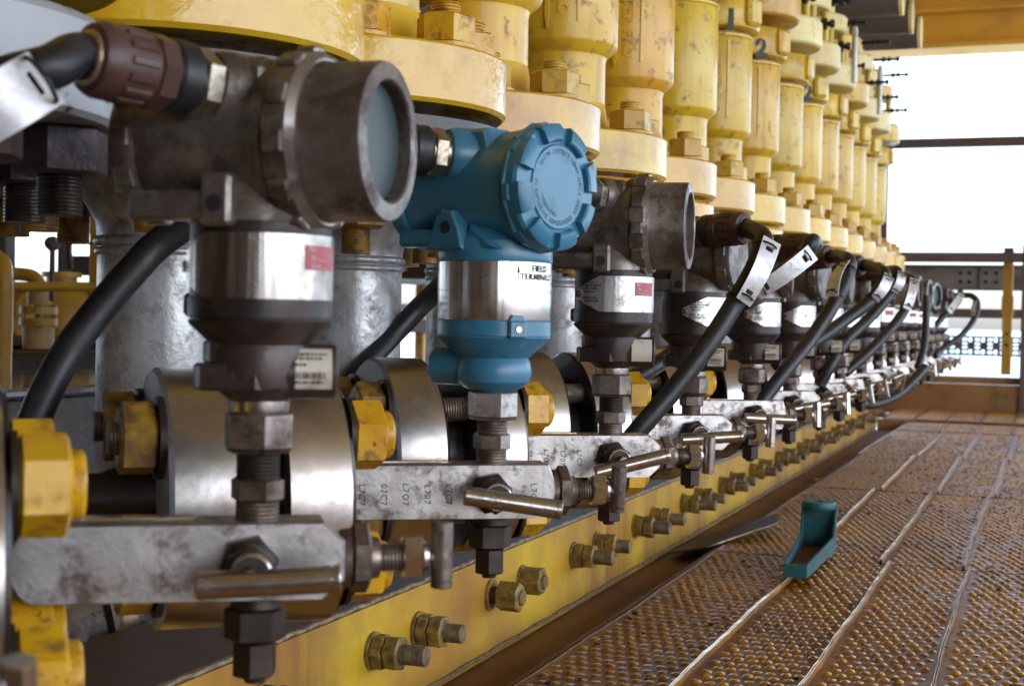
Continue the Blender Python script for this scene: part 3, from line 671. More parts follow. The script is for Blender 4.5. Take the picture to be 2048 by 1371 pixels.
man_lab = {0: 'nearest grey steel valve manifold at lower left with a horizontal bar handle', 1: 'stained grey valve manifold under the blue transmitter with stamped digits', 2: 'grey steel valve manifold under the second windowed grey transmitter'}
STEMY.append(.292)
bar_rot.append(0); tee_rot.append(rad(12)); man_lab[16] = 'grey steel manifold cut off by the lower left corner, only its tee handle showing'
for i in range(17):
    t = thing('valve_manifold', man_lab.get(i, f'{ORD[i]} grey steel valve manifold from the near end with two bar handles'), 'valve', (SX, STEMY[i], ZT), rzM, 'valve manifolds along the row')
    link('block', cached('block_r' if i % 3 == 1 else 'block_c', f_block(i % 3 == 1), 'block_steel', 30), t)
    if i in (1, 2, 3, 4): struct(link('stamped_digits', cached('stamp', f_stamp, 'ink'), t), 'stuff')
    link('weld_line', cached('weldl', f_weldl, 'rib_glint_rust'), t)
    b = link('bonnet', cached('bonnet', f_bon, 'bonnet_dark'), t, (-.004, 0, -.019))
    link('bonnet_ring', cached('bonring', f_bonring, 'fitting_bright'), b)
    link('stem', cached('bstem', f_bstem, 'fitting_steel'), b)
    h = link('bar_handle', cached('bar65', f_bar(.066), 'fitting_bright'), t, (.004, -.056, -.021)); h.rotation_euler = (0, -bar_rot[i], rad(-6))
    e = link('end_fitting', cached('end1', f_end1, 'fitting_steel'), t, (0, 0, -.020))
    link('thread', cached('end2', f_end2, 'fitting_steel'), e); link('gland_nut', cached('end3', f_end3, 'fitting_bright'), e); link('stem', cached('estem', f_estem, 'fitting_steel'), e)
    h = link('tee_handle', cached('bar34', f_bar(.034, .0056), 'fitting_bright' if i > 1 else 'fitting_steel'), t, (.0935, 0, -.019)); h.rotation_euler = (Matrix.Rotation(tee_rot[i], 3, 'X') @ Matrix.Rotation(pi/2, 3, 'Y')).to_euler()
    p = link('vent_plug', cached('plug', f_plug, 'bonnet_dark'), t); link('plug_tip', cached('plug2', f_plug2, 'bonnet_dark'), p)

# ------------------------------------------------------------------ transmitters
KIND = ['A', 'B', 'A', 'C', 'C', 'C', 'C', 'C', 'C', 'A', 'A', 'A', 'A', 'C', 'C', 'C']
YH = [4, -19, 6, -5, 8, -8, 0, 5, -5, 5, -3, -8, -18, 5, 0, 0]
HC = .186
def cyl_x(g, prof, seg=56, z=HC): g.lathe(prof, seg, T(0, 0, z) @ RY(pi/2))
def boss(g, d, o, r, L, z=HC):
    g.lathe([(r*1.15, -.02), (r*1.05, L-.008), (r, L-.003), (r*.93, L)], 32, ax(o, d))
dA = Vector((-.42, -.90, .05)).normalized(); oA = Vector((-.004, -.018, HC+.023))
dC = Vector((.93, -.36, .02)).normalized(); oC = Vector((.004, -.030, HC+.024))
def f_houseA(g):
    cyl_x(g, [(.0375, -.050), (.0378, -.046), (.0378, .004), (.0395, .010), (.0425, .016), (.0432, .0195)])
    boss(g, dA, oA, .0165, .018)
    g.box(-.016, .018, -.030, -.006, HC+.012, HC+.0385, b=.006)
    g.lathe([(.0360, .146), (.0360, .150), (.034, .158), (.028, .172)], 40)
    g.box(-.052, -.008, -.0395, -.026, HC-.040, HC-.026, b=.002); g.box(-.012, .004, -.0415, -.020, HC-.043, HC-.018, b=.002)
def f_lugA(g):
    cyl_x(g, [(.0432, .0197), (.0440, .0205), (.0440, .0325), (.0405, .036)], 56)
    for q in range(12):
        a = 2*pi*q/12+.1; M = T(0, 0, HC) @ RX(a); g.box(.0215, .0325, -.0055, .0055, .0425, .0465, M, b=.0012)
def f_coverA(g):
    cyl_x(g, [(.0400, .0345), (.0385, .0375), (.0385, .0645), (.0378, .0670), (.0300, .0680), (.0290, .0670), (.0290, .0585), (.026, .0580)], 64)
def f_glassA(g): cyl_x(g, [(.0285, .0600), (.0285, .0605)], 48)
def f_rearA(g):
    cyl_x(g, [(.034, -.066), (.0372, -.0635), (.0380, -.0600), (.0380, -.0515), (.0375, -.0505)], 56)
    for q in range(12):
        M = T(0, 0, HC) @ RX(2*pi*q/12); g.box(-.0625, -.052, -.005, .005, .0365, .0398, M, b=.001)
def f_hole(g): g.lathe([(.0042, 0), (.0042, .0004)], 18, ax((-.004, -.0416, HC-.0325), (0, -1, 0)))
def f_modA(g):
    g.lathe([(.020, .082), (.0210, .084), (.0346, .0965), (.0352, .0985), (.0340, .0990), (.0340, .0996), (.0355, .1002), (.0355, .1095), (.0346, .1100), (.0346, .148)], 56)
    g.box(-.045, -.033, .005, .016, .100, .112, b=.002)
def f_plateA(g):
    def hh(t): return min(1, t/.25)
    g.patch(.0352, .0009, rad(-143), rad(25), lambda t: .1245-.0038-.0115*hh(t), lambda t: .1245+.0038+.0120*hh(t), 40)
    g.mi = 1; g.lathe([(.0032, 0), (.0028, .0015), (0, .0020)], 14, ax((.0362*cos(rad(-140)), .0362*sin(rad(-140)), .1245), (cos(rad(-140)), sin(rad(-140)), 0)))
def f_redA(g): g.patch(.0362, .0003, rad(-32), rad(6), lambda t: .1235, lambda t: .1352, 8)
def f_txtA(g):
    R_ = .0368
    text_cyl(g, 'Per', .0030, R_, rad(-26), .1332); text_cyl(g, 'By ____', .0030, R_, rad(-18), .1294); text_cyl(g, 'Date ___', .0030, R_, rad(-17), .1256)
def f_pat(g):
    R_ = .0363; a = rad(-118)
    for j, s in enumerate(['U.S. AND', 'FOREIGN PATENTS', 'ISSUED AND', 'PENDING', '', 'MADE IN USA', 'OR SINGAPORE', '', 'REV AA']):
        if s: text_cyl(g, s, .0026, R_, a, .1345-.0027*j, bold=.0001)
LA = rad(24)
def f_lowA(g):
    # process block with flats, and the round barrel that carries the sticker
    oct_ = [(.026*cos(a), .021*sin(a)) for a in [rad(22.5+45*q) for q in range(8)]]
    g.prism([(-.029, -.014), (-.022, -.0235), (.006, -.0235), (.012, -.018), (.012, .018), (.004, .023), (-.022, .023), (-.029, .014)], .0645, .0775, RZ(rad(4)), ch=.0012)
    g.prism([(-.025, -.012), (-.018, -.021), (-.002, -.021), (.004, -.016), (.004, .02), (-.018, .021), (-.025, .012)], .0775, .0885, RZ(rad(4)), ch=.0012)
    g.lathe([(.024, .0885), (.026, .082), (.023, .066), (.0155, .0600), (.0145, .0585)], 32)
    g.lathe([(.0135, -.01), (.0135, .0395), (.0118, .0410)], 32, ax((0, -.008, .0740), (cos(LA), sin(LA), 0)))
def f_stick(g):
    g.patch(.0137, .0003, rad(150), rad(240), lambda t: .0200, lambda t: .0378, 12, ax((0, -.008, .0740), (cos(LA), sin(LA), 0)) @ RZ(STK))
STK = 0.0
def find_stk():
    # rotate the sticker so that its middle faces the viewer side, slightly upward
    M = ax((0, 0, 0), (cos(LA), sin(LA), 0)); best = None
    for q in range(360):
        a = rad(q); d = (M.to_3x3() @ Vector((cos(a), sin(a), 0))); s = d.dot(Vector((.30, -.95, .18)))
        if best is None or s > best[0]: best = (s, a)
    return best[1]-rad(195)
STK = find_stk()
def f_stxt(g):
    M = ax((0, -.008, .0740), (cos(LA), sin(LA), 0)) @ RZ(STK+rad(195)); R_ = .01408; rr = random.Random(5)
    # rows of print and a bar code run along the barrel
    vs = []
    def quad(a0, a1, h0, h1):
        n = 3
        for q in range(n):
            b0 = a0+(a1-a0)*q/n; b1 = a0+(a1-a0)*(q+1)/n
            g.add([(R_*cos(b0), R_*sin(b0), h0), (R_*cos(b1), R_*sin(b1), h0), (R_*cos(b1), R_*sin(b1), h1), (R_*cos(b0), R_*sin(b0), h1)], [(0, 1, 2, 3)], M)
    h = .0202
    while h < .0345: w = rr.uniform(.0002, .0006); quad(SGN*.16, SGN*.40, h, h+w); h += w+rr.uniform(.0002, .0005)
    for a_, l_ in ((-.50, .0150), (-.33, .0120), (-.10, .0050), (.52, .013)):
        h = .0200
        while h < .0200+l_:
            w = rr.uniform(.0008, .0022); quad(SGN*(a_-.045), SGN*(a_+.045), h, h+w); h += w+.0005
_M = ax((0, 0, 0), (cos(LA), sin(LA), 0)) @ RZ(STK+rad(195))
SGN = -1 if (_M.to_3x3() @ Vector((0, 1, 0))).z > 0 else 1
# kind B, the blue one
HB = .1915
def f_houseB(g):
    cyl_x(g, [(.0395, -.054), (.0400, -.050), (.0400, .020), (.0408, .030), (.0418, .038)], 64, HB)
    boss(g, dA, Vector((-.006, -.020, HB+.022)), .0180, .020)
    g.prism([(-.026, HB+.005), (.024, HB+.010), (.016, HB+.040), (-.018, HB+.0405)], .004, .031, Matrix(((1, 0, 0, 0), (0, 0, -1, 0), (0, 1, 0, 0), (0, 0, 0, 1))), ch=.004)
    g.lathe([(.0400, .1410), (.0404, .1420), (.0404, .1480), (.039, .1550), (.031, .164), (.028, .172)], 48)
    g.box(-.056, -.018, -.0420, -.028, HB-.041, HB-.029, b=.0025)
    M = Matrix(((1, 0, 0, 0), (0, 0, -1, 0), (0, 1, 0, 0), (0, 0, 0, 1)))
    g.prism([(-.027, .148), (.006, .148), (.003, .162), (-.004, .175), (-.014, .176), (-.020, .170)], .028, .0425, M, ch=.002)
    g.prism([(0, .149), (.030, .149), (.006, .166)], .020, .036, M, ch=.003)
def f_holeB(g): g.lathe([(.0045, 0), (.0045, .0004)], 18, ax((-.0095, -.0426, .1635), (0, -1, 0)))
def f_coverB(g):
    cyl_x(g, [(.0408, .0385), (.0430, .0395), (.0430, .0500), (.0415, .0525), (.0300, .0535), (.0288, .0538), (.0280, .0552), (0, .0552)], 80, HB)
def f_lugB(g):
    for q in range(8):
        M = T(0, 0, HB) @ RX(2*pi*q/8+.15)
        g.box(.0405, .0470, -.0056, .0056, .0415, .0440, M, b=.0010)
    for q in range(8):
        M = T(0, 0, HB) @ RX(2*pi*(q+.5)/8+.15)
        g.box(.0405, .0440, -.0120, .0120, .0410, .0436, M, b=.001)
def f_arcB(g):
    for q in range(8):
        a = 2*pi*(q+.5)/8+.15; n = 8
        M = T(0, 0, HB) @ RY(pi/2) @ RZ(-a+pi)
        vs = []; fs = []
        for i in range(n+1):
            t = -.255+.51*i/n
            for (r, h) in ((.0305, .052), (.0312, .0575), (.0325, .0585), (.0405, .0575), (.0430, .0550), (.0432, .048)): vs.append((r*cos(t), r*sin(t), h))
        for i in range(n):
            for j in range(5): fs.append((i*6+j, (i+1)*6+j, (i+1)*6+j+1, i*6+j+1))
        fs += [(0, 1, 2, 3, 4, 5), (n*6+5, n*6+4, n*6+3, n*6+2, n*6+1, n*6)]
        g.add(vs, fs, M)
def f_capring(g): cyl_x(g, [(.0268, .0555), (.0262, .0572), (.0255, .0572)], 64, HB)
def f_warn(g):
    M = T(.0554, 0, HB) @ Matrix(((0, 0, 1, 0), (1, 0, 0, 0), (0, 1, 0, 0), (0, 0, 0, 1)))
    text_ring(g, '- KEEP TIGHT WHEN CIRCUIT ALIVE -', .0050, .0245, rad(52), M, rad(215), -1)
    text_ring(g, 'IN EXPLOSIVE ATMOSPHERE', .0050, .0245, rad(238), M, rad(140), -1)
    text_ring(g, '-WARNING-', .0046, .0190, rad(232), M, rad(80), -1)
def f_rearB(g): cyl_x(g, [(.034, -.072), (.0405, -.069), (.0420, -.065), (.0420, -.056), (.0395, -.0545)], 56, HB)
def f_bandB(g): g.lathe([(.0398, .1005), (.0400, .1010), (.0400, .1200), (.0397, .1203), (.0397, .1207), (.0400, .1210), (.0400, .1405), (.0396, .1410)], 72)
def f_modB(g):
    g.lathe([(.022, .072), (.026, .0755), (.0385, .0865), (.0400, .0885), (.0396, .0895), (.0402, .0900), (.0402, .0998), (.0396, .1004)], 64)
    M = RZ(rad(-46)); g.box(.034, .0435, -.0065, .0065, .0885, .1005, M, b=.0012); g.prism([(-.0065, .1), (.0065, .1), (.004, .1045), (-.004, .1045)], .036, .0422, M @ Matrix(((0, 0, 1, 0), (1, 0, 0, 0), (0, 1, 0, 0), (0, 0, 0, 1))), ch=.0008)
def f_scrB(g):
    M = RZ(rad(-46)); g.lathe([(.0024, 0), (.0020, .0010)], 12, M @ ax((.0436, 0, .0945), (1, 0, 0)))
def f_lowB(g):
    a = rad(180-8)
    g.lathe([(.006, -.0195), (.0105, -.018), (.0128, -.014), (.0132, -.008), (.0132, .043), (.0120, .0445)], 36, ax((0, -.006, .0672), (cos(a), sin(a), 0)))
    g.lathe([(.0145, .0505), (.0205, .0530), (.0258, .0575), (.0272, .0640), (.0262, .0710), (.0235, .0755), (.022, .078)], 40)
def f_lblB(g):
    R_ = .0404
    text_cyl(g, 'FIELD', .0060, R_, rad(-18), .1360, bold=.00022); text_cyl(g, 'TERMINALS', .0058, R_, rad(-20), .1303, bold=.00020)
    a = rad(-45)
    g.patch(R_, .0001, a-.006, a+.006, lambda t: .1285, lambda t: .1332, 1); g.patch(R_, .0001, a-.028, a+.028, lambda t: .1332, lambda t: .1332+.0055*(1-abs(2*t-1)), 6)
    text_cyl(g, '3 0 6 1', .0028, R_, rad(-128), .1155); text_cyl(g, 'MAX W.P.', .0028, R_, rad(-130), .1110); text_cyl(g, '4.0 D', .0028, R_, rad(-128), .1065)
    # rounded outline of the printed panel
    g.patch(.0401, .0002, rad(-53), rad(-52.4), lambda t: .1282, lambda t: .1405, 1)
    g.patch(.0401, .0002, rad(-51.5), rad(20), lambda t: .1266, lambda t: .1269, 24)
    for q in range(5): b0 = rad(-53+q*.35); g.patch(.0401, .0002, b0, b0+rad(.45), lambda t: .1279-.00026*q, lambda t: .1285-.00026*q, 1)
# kind C, blank cover
def f_houseC(g):
    cyl_x(g, [(.0345, -.050), (.0355, -.046), (.0355, .030), (.0350, .0325)])
    g.lathe([(.0175, -.02), (.0168, .010), (.0155, .014)], 32, ax(oC, dC)); g.box(-.016, .014, -.034, -.006, HC+.008, HC+.0395, b=.006)
    g.lathe([(.0365, .146), (.0365, .150), (.033, .158), (.028, .172)], 40)
    g.box(-.050, -.010, -.0385, -.024, HC-.040, HC-.027, b=.002); g.box(-.014, .003, -.0405, -.020, HC-.042, HC-.016, b=.002)
    g.lathe([(.016, .0), (.014, .004)], 3, T(0, 0, 0)) if False else None
def f_coverC(g):
    cyl_x(g, [(.0358, .0330), (.0372, .0340), (.0372, .0470), (.0355, .0500), (.025, .0515), (0, .0515)], 56)
    for q in range(10):
        M = T(0, 0, HC) @ RX(2*pi*q/10+.25); g.box(.0350, .0460, -.0050, .0050, .0360, .0392, M, b=.001)
def f_rearC(g): cyl_x(g, [(.031, -.063), (.0350, -.0605), (.0362, -.0570), (.0362, -.0510), (.0350, -.0500)], 48)
# cable gland pieces; z of the local frame runs out of the housing
def gl(o, d):
    M = ax(o, d)
    def hexn(g): g.hex(.0165, .020, .031, M, phase=.4); g.lathe([(.0135, .014), (.0135, .036)], 24, M)
    def ring(g): g.lathe([(.0160, .032), (.0172, .0335), (.0172, .0435), (.0160, .045)], 32, M)
    def body(g):
        g.hex(.0178, .045, .056, M, seg=8, ch=.08); g.lathe([(.0160, .056), (.0165, .0575), (.0165, .072), (.0172, .074), (.0172, .080), (.0155, .0835), (.0125, .0845), (.0110, .083)], 36, M)
        for q in range(14):
            a = 2*pi*q/14; g.box(.0155, .0176, -.0019, .0019, .058, .072, M @ RZ(a), b=.0005)
    def lip(g): g.lathe([(.0126, .0842), (.0126, .0855), (.0105, .0860), (.0105, .082)], 28, M, caps=False)
    return hexn, ring, body, lip
def oB(): return Vector((-.006, -.020, HB+.022))
GL = {'A': gl(oA-dA*.002, dA), 'B': gl(oB()+dA*.002, dA), 'C': gl(oC-dC*.010, dC)}
def f_hawke(g): text_cyl(g, 'HAWKE', .0085, .0174, rad(200), .0400, bold=.0002, M=ax(oB()+dA*.002, dA))
SH = {'A': 0.0, 'B': .003, 'C': .012}
tlab = {0: 'nearest dirty grey transmitter with a round glass window, largest in the row', 1: 'blue enamelled pressure transmitter with a steel band reading FIELD TERMINALS',
        2: 'grey windowed transmitter just behind the blue one, red sticker on its band', 3: 'grey blank-cover transmitter whose black cable hooks over with a big white tag',
        4: 'grey transmitter with ribbed round cover behind the first hooked cable'}
GEND = []
for i in range(16):
    K = KIND[i]; sh = SH[K]; zz = ZT
    word = {'A': 'grey windowed transmitter', 'C': 'grey blank-cover transmitter', 'B': ''}[K]
    t = thing('pressure_transmitter', tlab.get(i, f'{ORD[i]} transmitter from the near end, a small {word}'), 'transmitter', (SX, STEMY[i], zz), 0, 'transmitters standing in the row')
    f1, f2, f3, f4, f5 = mk_low(K, sh); ks = f'{sh:.3f}'
    link('threaded_nipple', cached('n1', f1, 'fitting_steel'), t); link('lock_nut', cached('n2', f2, 'fitting_bright' if K == 'B' else 'fitting_steel'), t)
    link('threaded_nipple', cached('n3'+ks, f3, 'bonnet_dark' if K != 'B' else 'fitting_steel'), t)
    link('union_nut', cached('n4'+ks+('b' if K == 'B' else ''), f4, 'block_steel' if K == 'B' else 'fitting_steel'), t); link('union_collar', cached('n5'+ks, f5, 'fitting_bright'), t)
    up_ = (0, 0, -sh if K != 'B' else 0); yh = rad(YH[i]); yp = rad(-6 if i == 0 else 8 if i == 2 else 48-2*(i-3) if K == 'C' else 20); ym = 0 if K == 'B' else rad([8, 0, -6, -12, -14, -15, -15, -15, -16, -16, -16, -16, -16, -16, -16, -16][i])
    if K == 'B':
        link('housing', cached('hB', f_houseB, 'blue_paint', 30), t, None, yh); link('lug_hole', cached('hoB', f_holeB, 'ink'), t, None, yh)
        c = link('end_cover', cached('cB', f_coverB, 'blue_paint', 30), t, None, yh)
        link('cover_lugs', cached('lB', f_lugB, 'blue_paint', 30), c); link('cover_ridges', cached('aB', f_arcB, 'blue_paint', 40), c)
        link('centre_disc_rim', cached('crB', f_capring, 'blue_paint'), c) if False else None
        link('warning_lettering', cached('wB', f_warn, 'blue_letter'), c)
        link('rear_cover', cached('rB', f_rearB, 'blue_paint'), t, None, yh)
        b = link('steel_band', cached('bB', f_bandB, 'band_steel'), t); struct(link('printed_label', cached('lbB', f_lblB, 'ink'), b), 'stuff')
        link('module', cached('mB', f_modB, 'blue_paint', 30), t); link('screw', cached('sB', f_scrB, 'fitting_bright'), t)
        link('process_connection', cached('loB', f_lowB, 'blue_paint'), t)
    else:
        cg = 'cast_grey'
        link('module', cached('mA', f_modA, 'cast_dark'), t, up_, ym)
        pl = link('nameplate', cached('plA'+('0' if i == 0 else ''), f_plateA, ['band_reflect_dirt' if i == 0 else 'plate_steel', 'fitting_steel']), t, up_, yp)
        if i in (2, 3, 4): link('printed_text', cached('pat', f_pat, 'ink'), pl)
        if K == 'A':
            rs = link('red_sticker', cached('redA', f_redA, 'label_red'), t, up_, ym+rad(-4 if i == 2 else -14 if i else 0)); link('printed_text', cached('txA', f_txtA, 'ink_white'), rs)
        lo = link('process_connection', cached('loA', f_lowA, 'cast_brown' if i == 0 else 'cast_dark', 30), t, up_, ym)
        st = link('sticker', cached('stk', f_stick, 'label_white'), lo)
        if i != 2: link('bar_code', cached('stx', f_stxt, 'ink'), st)
        if K == 'A':
            link('housing', cached('hA', f_houseA, cg, 30), t, up_, yh); link('lug_hole', cached('hoA', f_hole, 'ink'), t, up_, yh)
            c = link('window_cover', cached('cA', f_coverA, cg, 30), t, up_, yh); link('cover_lugs', cached('lA', f_lugA, cg, 30), c)
            link('window_glass', cached('gA', f_glassA, 'glass'), c); link('rear_cover', cached('rA', f_rearA, cg, 30), t, up_, yh)
        else:
            link('housing', cached('hC', f_houseC, 'cast_light', 30), t, up_, yh); link('lug_hole', cached('hoC', f_hole, 'ink'), t, up_, yh)
            link('end_cover', cached('cC', f_coverC, 'cast_light', 30), t, up_, yh); link('rear_cover', cached('rC', f_rearC, 'cast_light'), t, up_, yh)
    fh, fr, fb, fl_ = GL[K]
    gn = link('gland_nut', cached('gh'+K, fh, 'nickel'), t, up_, yh)
    link('gland_ring', cached('gr'+K, fr, 'rubber'), t, up_, yh)
    gb = link('cable_gland', cached('gb'+K, fb, 'gland_brown', 30), t, up_, yh); link('gland_lip', cached('gl'+K, fl_, 'rib_glint_rust' if i == 0 else 'gland_brown'), gb)
    if K == 'B': link('raised_lettering', cached('hwk', f_hawke, 'cast_light'), gn)
    o_, d_ = {'A': (oA-dA*.002, dA), 'B': (oB()+dA*.002, dA), 'C': (oC-dC*.010, dC)}[K]
    Rm = Matrix.Rotation(yh, 3, 'Z'); base = Vector((SX, STEMY[i], zz))+Vector(up_)
    GEND.append((base+Rm @ (o_+d_*.078), Rm @ d_))

# ------------------------------------------------------------------ cables and their tags
def cable(i, pts, lab, r=.0098, lead=.012, pre=True):
    p0, d = GEND[i] if i is not None else (None, None)
    P = ([p0, p0+d*lead] if pre and i is not None else [])+[Vector(p) for p in pts]
    path = spline(P, 10); g = G(); g.tube(path, r, 18); o = g.build('black_cable', 'rubber', None, 60); tag(o, lab, 'cable', 'black cables looping from the transmitters'); return path
def tagstrip(path, t0, t1, w, lab, side=None, bow=.006, off=.012):
    """a thin slotted metal strip tied along a cable, bowing away from it"""
    n = len(path); A_ = path[int(t0*(n-1))]; B_ = path[int(t1*(n-1))]
    ax_ = (B_-A_).normalized(); tow = (-(A_+B_)/2).normalized(); side_ = ax_.cross(tow).normalized(); nrm = side_.cross(ax_).normalized()
    if nrm.dot(tow) < 0: nrm = -nrm
    if side is not None: nrm = (nrm+side_*side).normalized(); side_ = ax_.cross(nrm).normalized()
    N = 16; L = (B_-A_).length; vs = []; fs = []; cols = [-1, -.42, .42, 1]
    for i in range(N+1):
        t = i/N; c = A_+ax_*(L*t)+nrm*(off+bow*sin(pi*t)); tw = .35*(t-.5); sd_ = (side_*cos(tw)+nrm*sin(tw))
        for s in cols: vs.append(tuple(c+sd_*w*s))
    for i in range(N+1):
        t = i/N; c = A_+ax_*(L*t)+nrm*(off+bow*sin(pi*t)-.0006); tw = .35*(t-.5); sd_ = (side_*cos(tw)+nrm*sin(tw))
        for s in cols: vs.append(tuple(c+sd_*w*s))
    K_ = (N+1)*4
    for i in range(N):
        for j in range(3):
            if j == 1 and i in (2, N-3): continue
            b = i*4+j; fs += [(b, b+1, b+5, b+4), (K_+b+4, K_+b+5, K_+b+1, K_+b)]
    for i in range(N):
        fs += [(i*4, i*4+4, K_+i*4+4, K_+i*4), (i*4+3, K_+i*4+3, K_+i*4+7, i*4+7)]
    fs += [(0, K_, K_+1, 1), (1, K_+1, K_+2, 2), (2, K_+2, K_+3, 3)]; e = N*4; fs += [(e, e+1, K_+e+1, K_+e), (e+1, e+2, K_+e+2, K_+e+1), (e+2, e+3, K_+e+3, K_+e+2)]
    t = thing('cable_tag', lab, 'tag', A_, 0, 'metal tags tied to the cables')
    vs = [tuple(Vector(v)-A_) for v in vs]
    g = G(); g.add(vs, fs); g.build('strip', 'tag_metal', t, 50)
    for tt in (.09, .91):
        c = (B_-A_)*tt; g = G(); rr = .0108; q = []
        for k in range(17):
            a = 2*pi*k/16; q.append(c+nrm*(cos(a)*(rr+off*.35)+off*.35)+side_*sin(a)*rr)
        g.tube(q, .0011, 6); g.build('cable_tie', 'rubber', t, 60)
def WP(*a): return [W(u, v, D) for u, v, D in a]
cable(0, WP((100, 135, .60), (20, 155, .60), (-80, 190, .61), (-200, 260, .62)), 'thick black cable leaving the nearest brown gland towards the left edge')
p = spline(WP((100, 150, .585), (50, 175, .58), (0, 205, .575), (-60, 245, .57)), 10)
tagstrip(p, 0.05, 1, .0125, 'pale metal tag hanging on the cable at the upper left corner', off=-.002, bow=.004)
cable(1, WP((800, 300, .80), (720, 330, .86), (600, 380, .90), (480, 385, .93), (335, 474, .93), (262, 545, .92), (194, 625, .91), (143, 692, .90), (104, 760, .89), (72, 830, .88), (40, 920, .87)), 'thick black cable curving down behind the nearest transmitter at left', r=.0104)
cable(2, WP((1150, 400, 1.06), (1080, 430, 1.16), (1000, 480, 1.26), (880, 575, 1.33), (800, 655, 1.33), (735, 725, 1.30), (670, 800, 1.27), (640, 850, 1.25)), 'black cable slanting down between the first and the blue transmitter')
p4 = cable(3, WP((1527, 478, 1.40), (1512, 530, 1.39), (1470, 605, 1.385), (1415, 690, 1.37), (1350, 775, 1.36), (1285, 850, 1.35), (1240, 905, 1.35)), 'nearest hooked black cable sweeping down in front of two grey manifolds', lead=.008)
tagstrip(p4, .27, .50, .0100, 'large white metal tag on the nearest hooked cable', side=-.5, off=.016)
p5 = cable(4, WP((1624, 483, 1.70), (1608, 512, 1.70), (1560, 548, 1.70), (1490, 592, 1.69), (1410, 655, 1.66), (1330, 718, 1.62), (1262, 758, 1.58), (1225, 775, 1.57)), 'second hooked black cable, passing behind the nearest hooked one')
tagstrip(p5, .31, .54, .0105, 'second white metal tag, pointing left from the second brown gland', side=-.3, off=.017)
p6 = cable(5, WP((1697, 520, 1.97), (1694, 552, 1.96), (1665, 612, 1.94), (1625, 672, 1.92), (1575, 735, 1.88), (1525, 800, 1.86), (1500, 830, 1.85)), 'third hooked black cable, bending down below a grey twisted strap')
tagstrip(p6, .30, .48, .011, 'dull grey twisted tag strap on the third hooked cable', side=1.2, off=.010)
p7 = cable(6, WP((1768, 545, 2.24), (1762, 572, 2.24), (1735, 606, 2.22), (1690, 640, 2.2), (1637, 678, 2.16), (1590, 706, 2.14), (1550, 730, 2.12)), 'fourth hooked black cable running down left beyond the strapped one')
tagstrip(p7, .29, .48, .0092, 'fourth metal tag, small and white above the fourth hooked cable', side=-.5)
p8 = cable(7, WP((1794, 543, 2.5), (1790, 566, 2.5), (1770, 600, 2.48), (1735, 640, 2.46), (1692, 680, 2.42), (1663, 728, 2.4), (1640, 770, 2.4)), 'fifth hooked black cable in the middle of the row')
tagstrip(p8, .28, .46, .0092, 'fifth metal tag, folded at the top of the fifth hooked cable', side=-.7)
p9 = cable(8, WP((1824, 560, 2.8), (1822, 585, 2.8), (1806, 625, 2.78), (1770, 670, 2.74), (1725, 715, 2.7), (1690, 745, 2.68)), 'sixth hooked black cable, ending low beside the far manifolds')
tagstrip(p9, .29, .56, .0095, 'sixth metal tag, long and beige against the far housings', side=-.4)
cable(11, WP((1853, 590, 3.6), (1852, 640, 3.6), (1848, 690, 3.58), (1836, 735, 3.55)), 'straight vertical black cable below the far glass windows', pre=False)
p15 = cable(14, WP((1921, 583, 4.5), (1918, 600, 4.48), (1902, 618, 4.45), (1880, 640, 4.42), (1862, 665, 4.4)), 'short black cable under the far pale tag', pre=False)
tagstrip(p15, .1, .6, .010, 'pale metal tag on the far short cable before the bright opening', side=-.2)
p16 = cable(15, WP((1928, 590, 4.72), (1944, 592, 4.7), (1955, 606, 4.68), (1950, 634, 4.66), (1925, 668, 4.6), (1886, 697, 4.55), (1870, 712, 4.5)), 'farthest thin black cable hanging in a loop before the bright opening', pre=False)
tagstrip(p16, .32, .50, .008, 'farthest small tag at the edge of the last cable loop', side=.6)
cable(None, WP((1850, 735, 3.2), (1822, 765, 3.15), (1790, 792, 3.1), (1748, 808, 3.05), (1710, 805, 3.0), (1670, 790, 2.95)), 'black cable sagging low under the far manifolds', pre=False, r=.0105)

# ------------------------------------------------------------------ far end: rails, panel, posts
YF = 6.15
def rail_obj(name, lab, cat, boxes, mat, group=None, b=.003):
    g = G()
    for bx in boxes: g.box(*bx, b=b)
    o = g.build(name, mat); tag(o, lab, cat, group); return o
fence = thing('end_railing', 'brown steel guard railing with two heavy rails across the end of the walkway', 'railing', (0, YF, ZG))
def prt(name, par, mat, *boxes, b=.003):
    g = G()
    for bx in boxes: g.box(*bx, b=b)
    return g.build(name, mat, par)
prt('top_rail', fence, 'rail_brown', (-.66, .8, -.02, .02, 1.104, 1.142))
prt('mid_rail', fence, 'rail_brown', (-.75, .8, -.02, .02, .626, .667))
prt('post', fence, 'rail_brown', (-.70, -.655, -.02, .02, -.01, 1.17))
prt('post', fence, 'rail_brown', (-.112, -.070, -.02, .02, -.01, .70))
prt('post', fence, 'rail_brown', (.5, .54, -.02, .02, -.01, 1.17))
prt('kick_plate', fence, 'deck_brown', (-.66, .8, -.006, .006, -.01, .122))
prt('sill', fence, 'deck_brown', (-.66, -.08, .02, .14, .122, .150))
prt('base_angle', fence, 'gutter', (-.62, .3, -.06, -.01, -.005, .006))
ib = thing('steel_i_beam', 'grey bolted steel beam crossing behind the end railing', 'steel beam', (0, 6.55, 0))
prt('web', ib, 'beam_grey', (-1.4, .8, 0, .008, .166, .262)); prt('flange', ib, 'beam_grey', (-1.4, .8, -.03, .04, .262, .270)); prt('flange', ib, 'beam_grey', (-1.4, .8, -.03, .04, .158, .166))
prt('joint_strip', ib, 'ink', (-.300, -.296, -.006, 0, .166, .262), b=0)
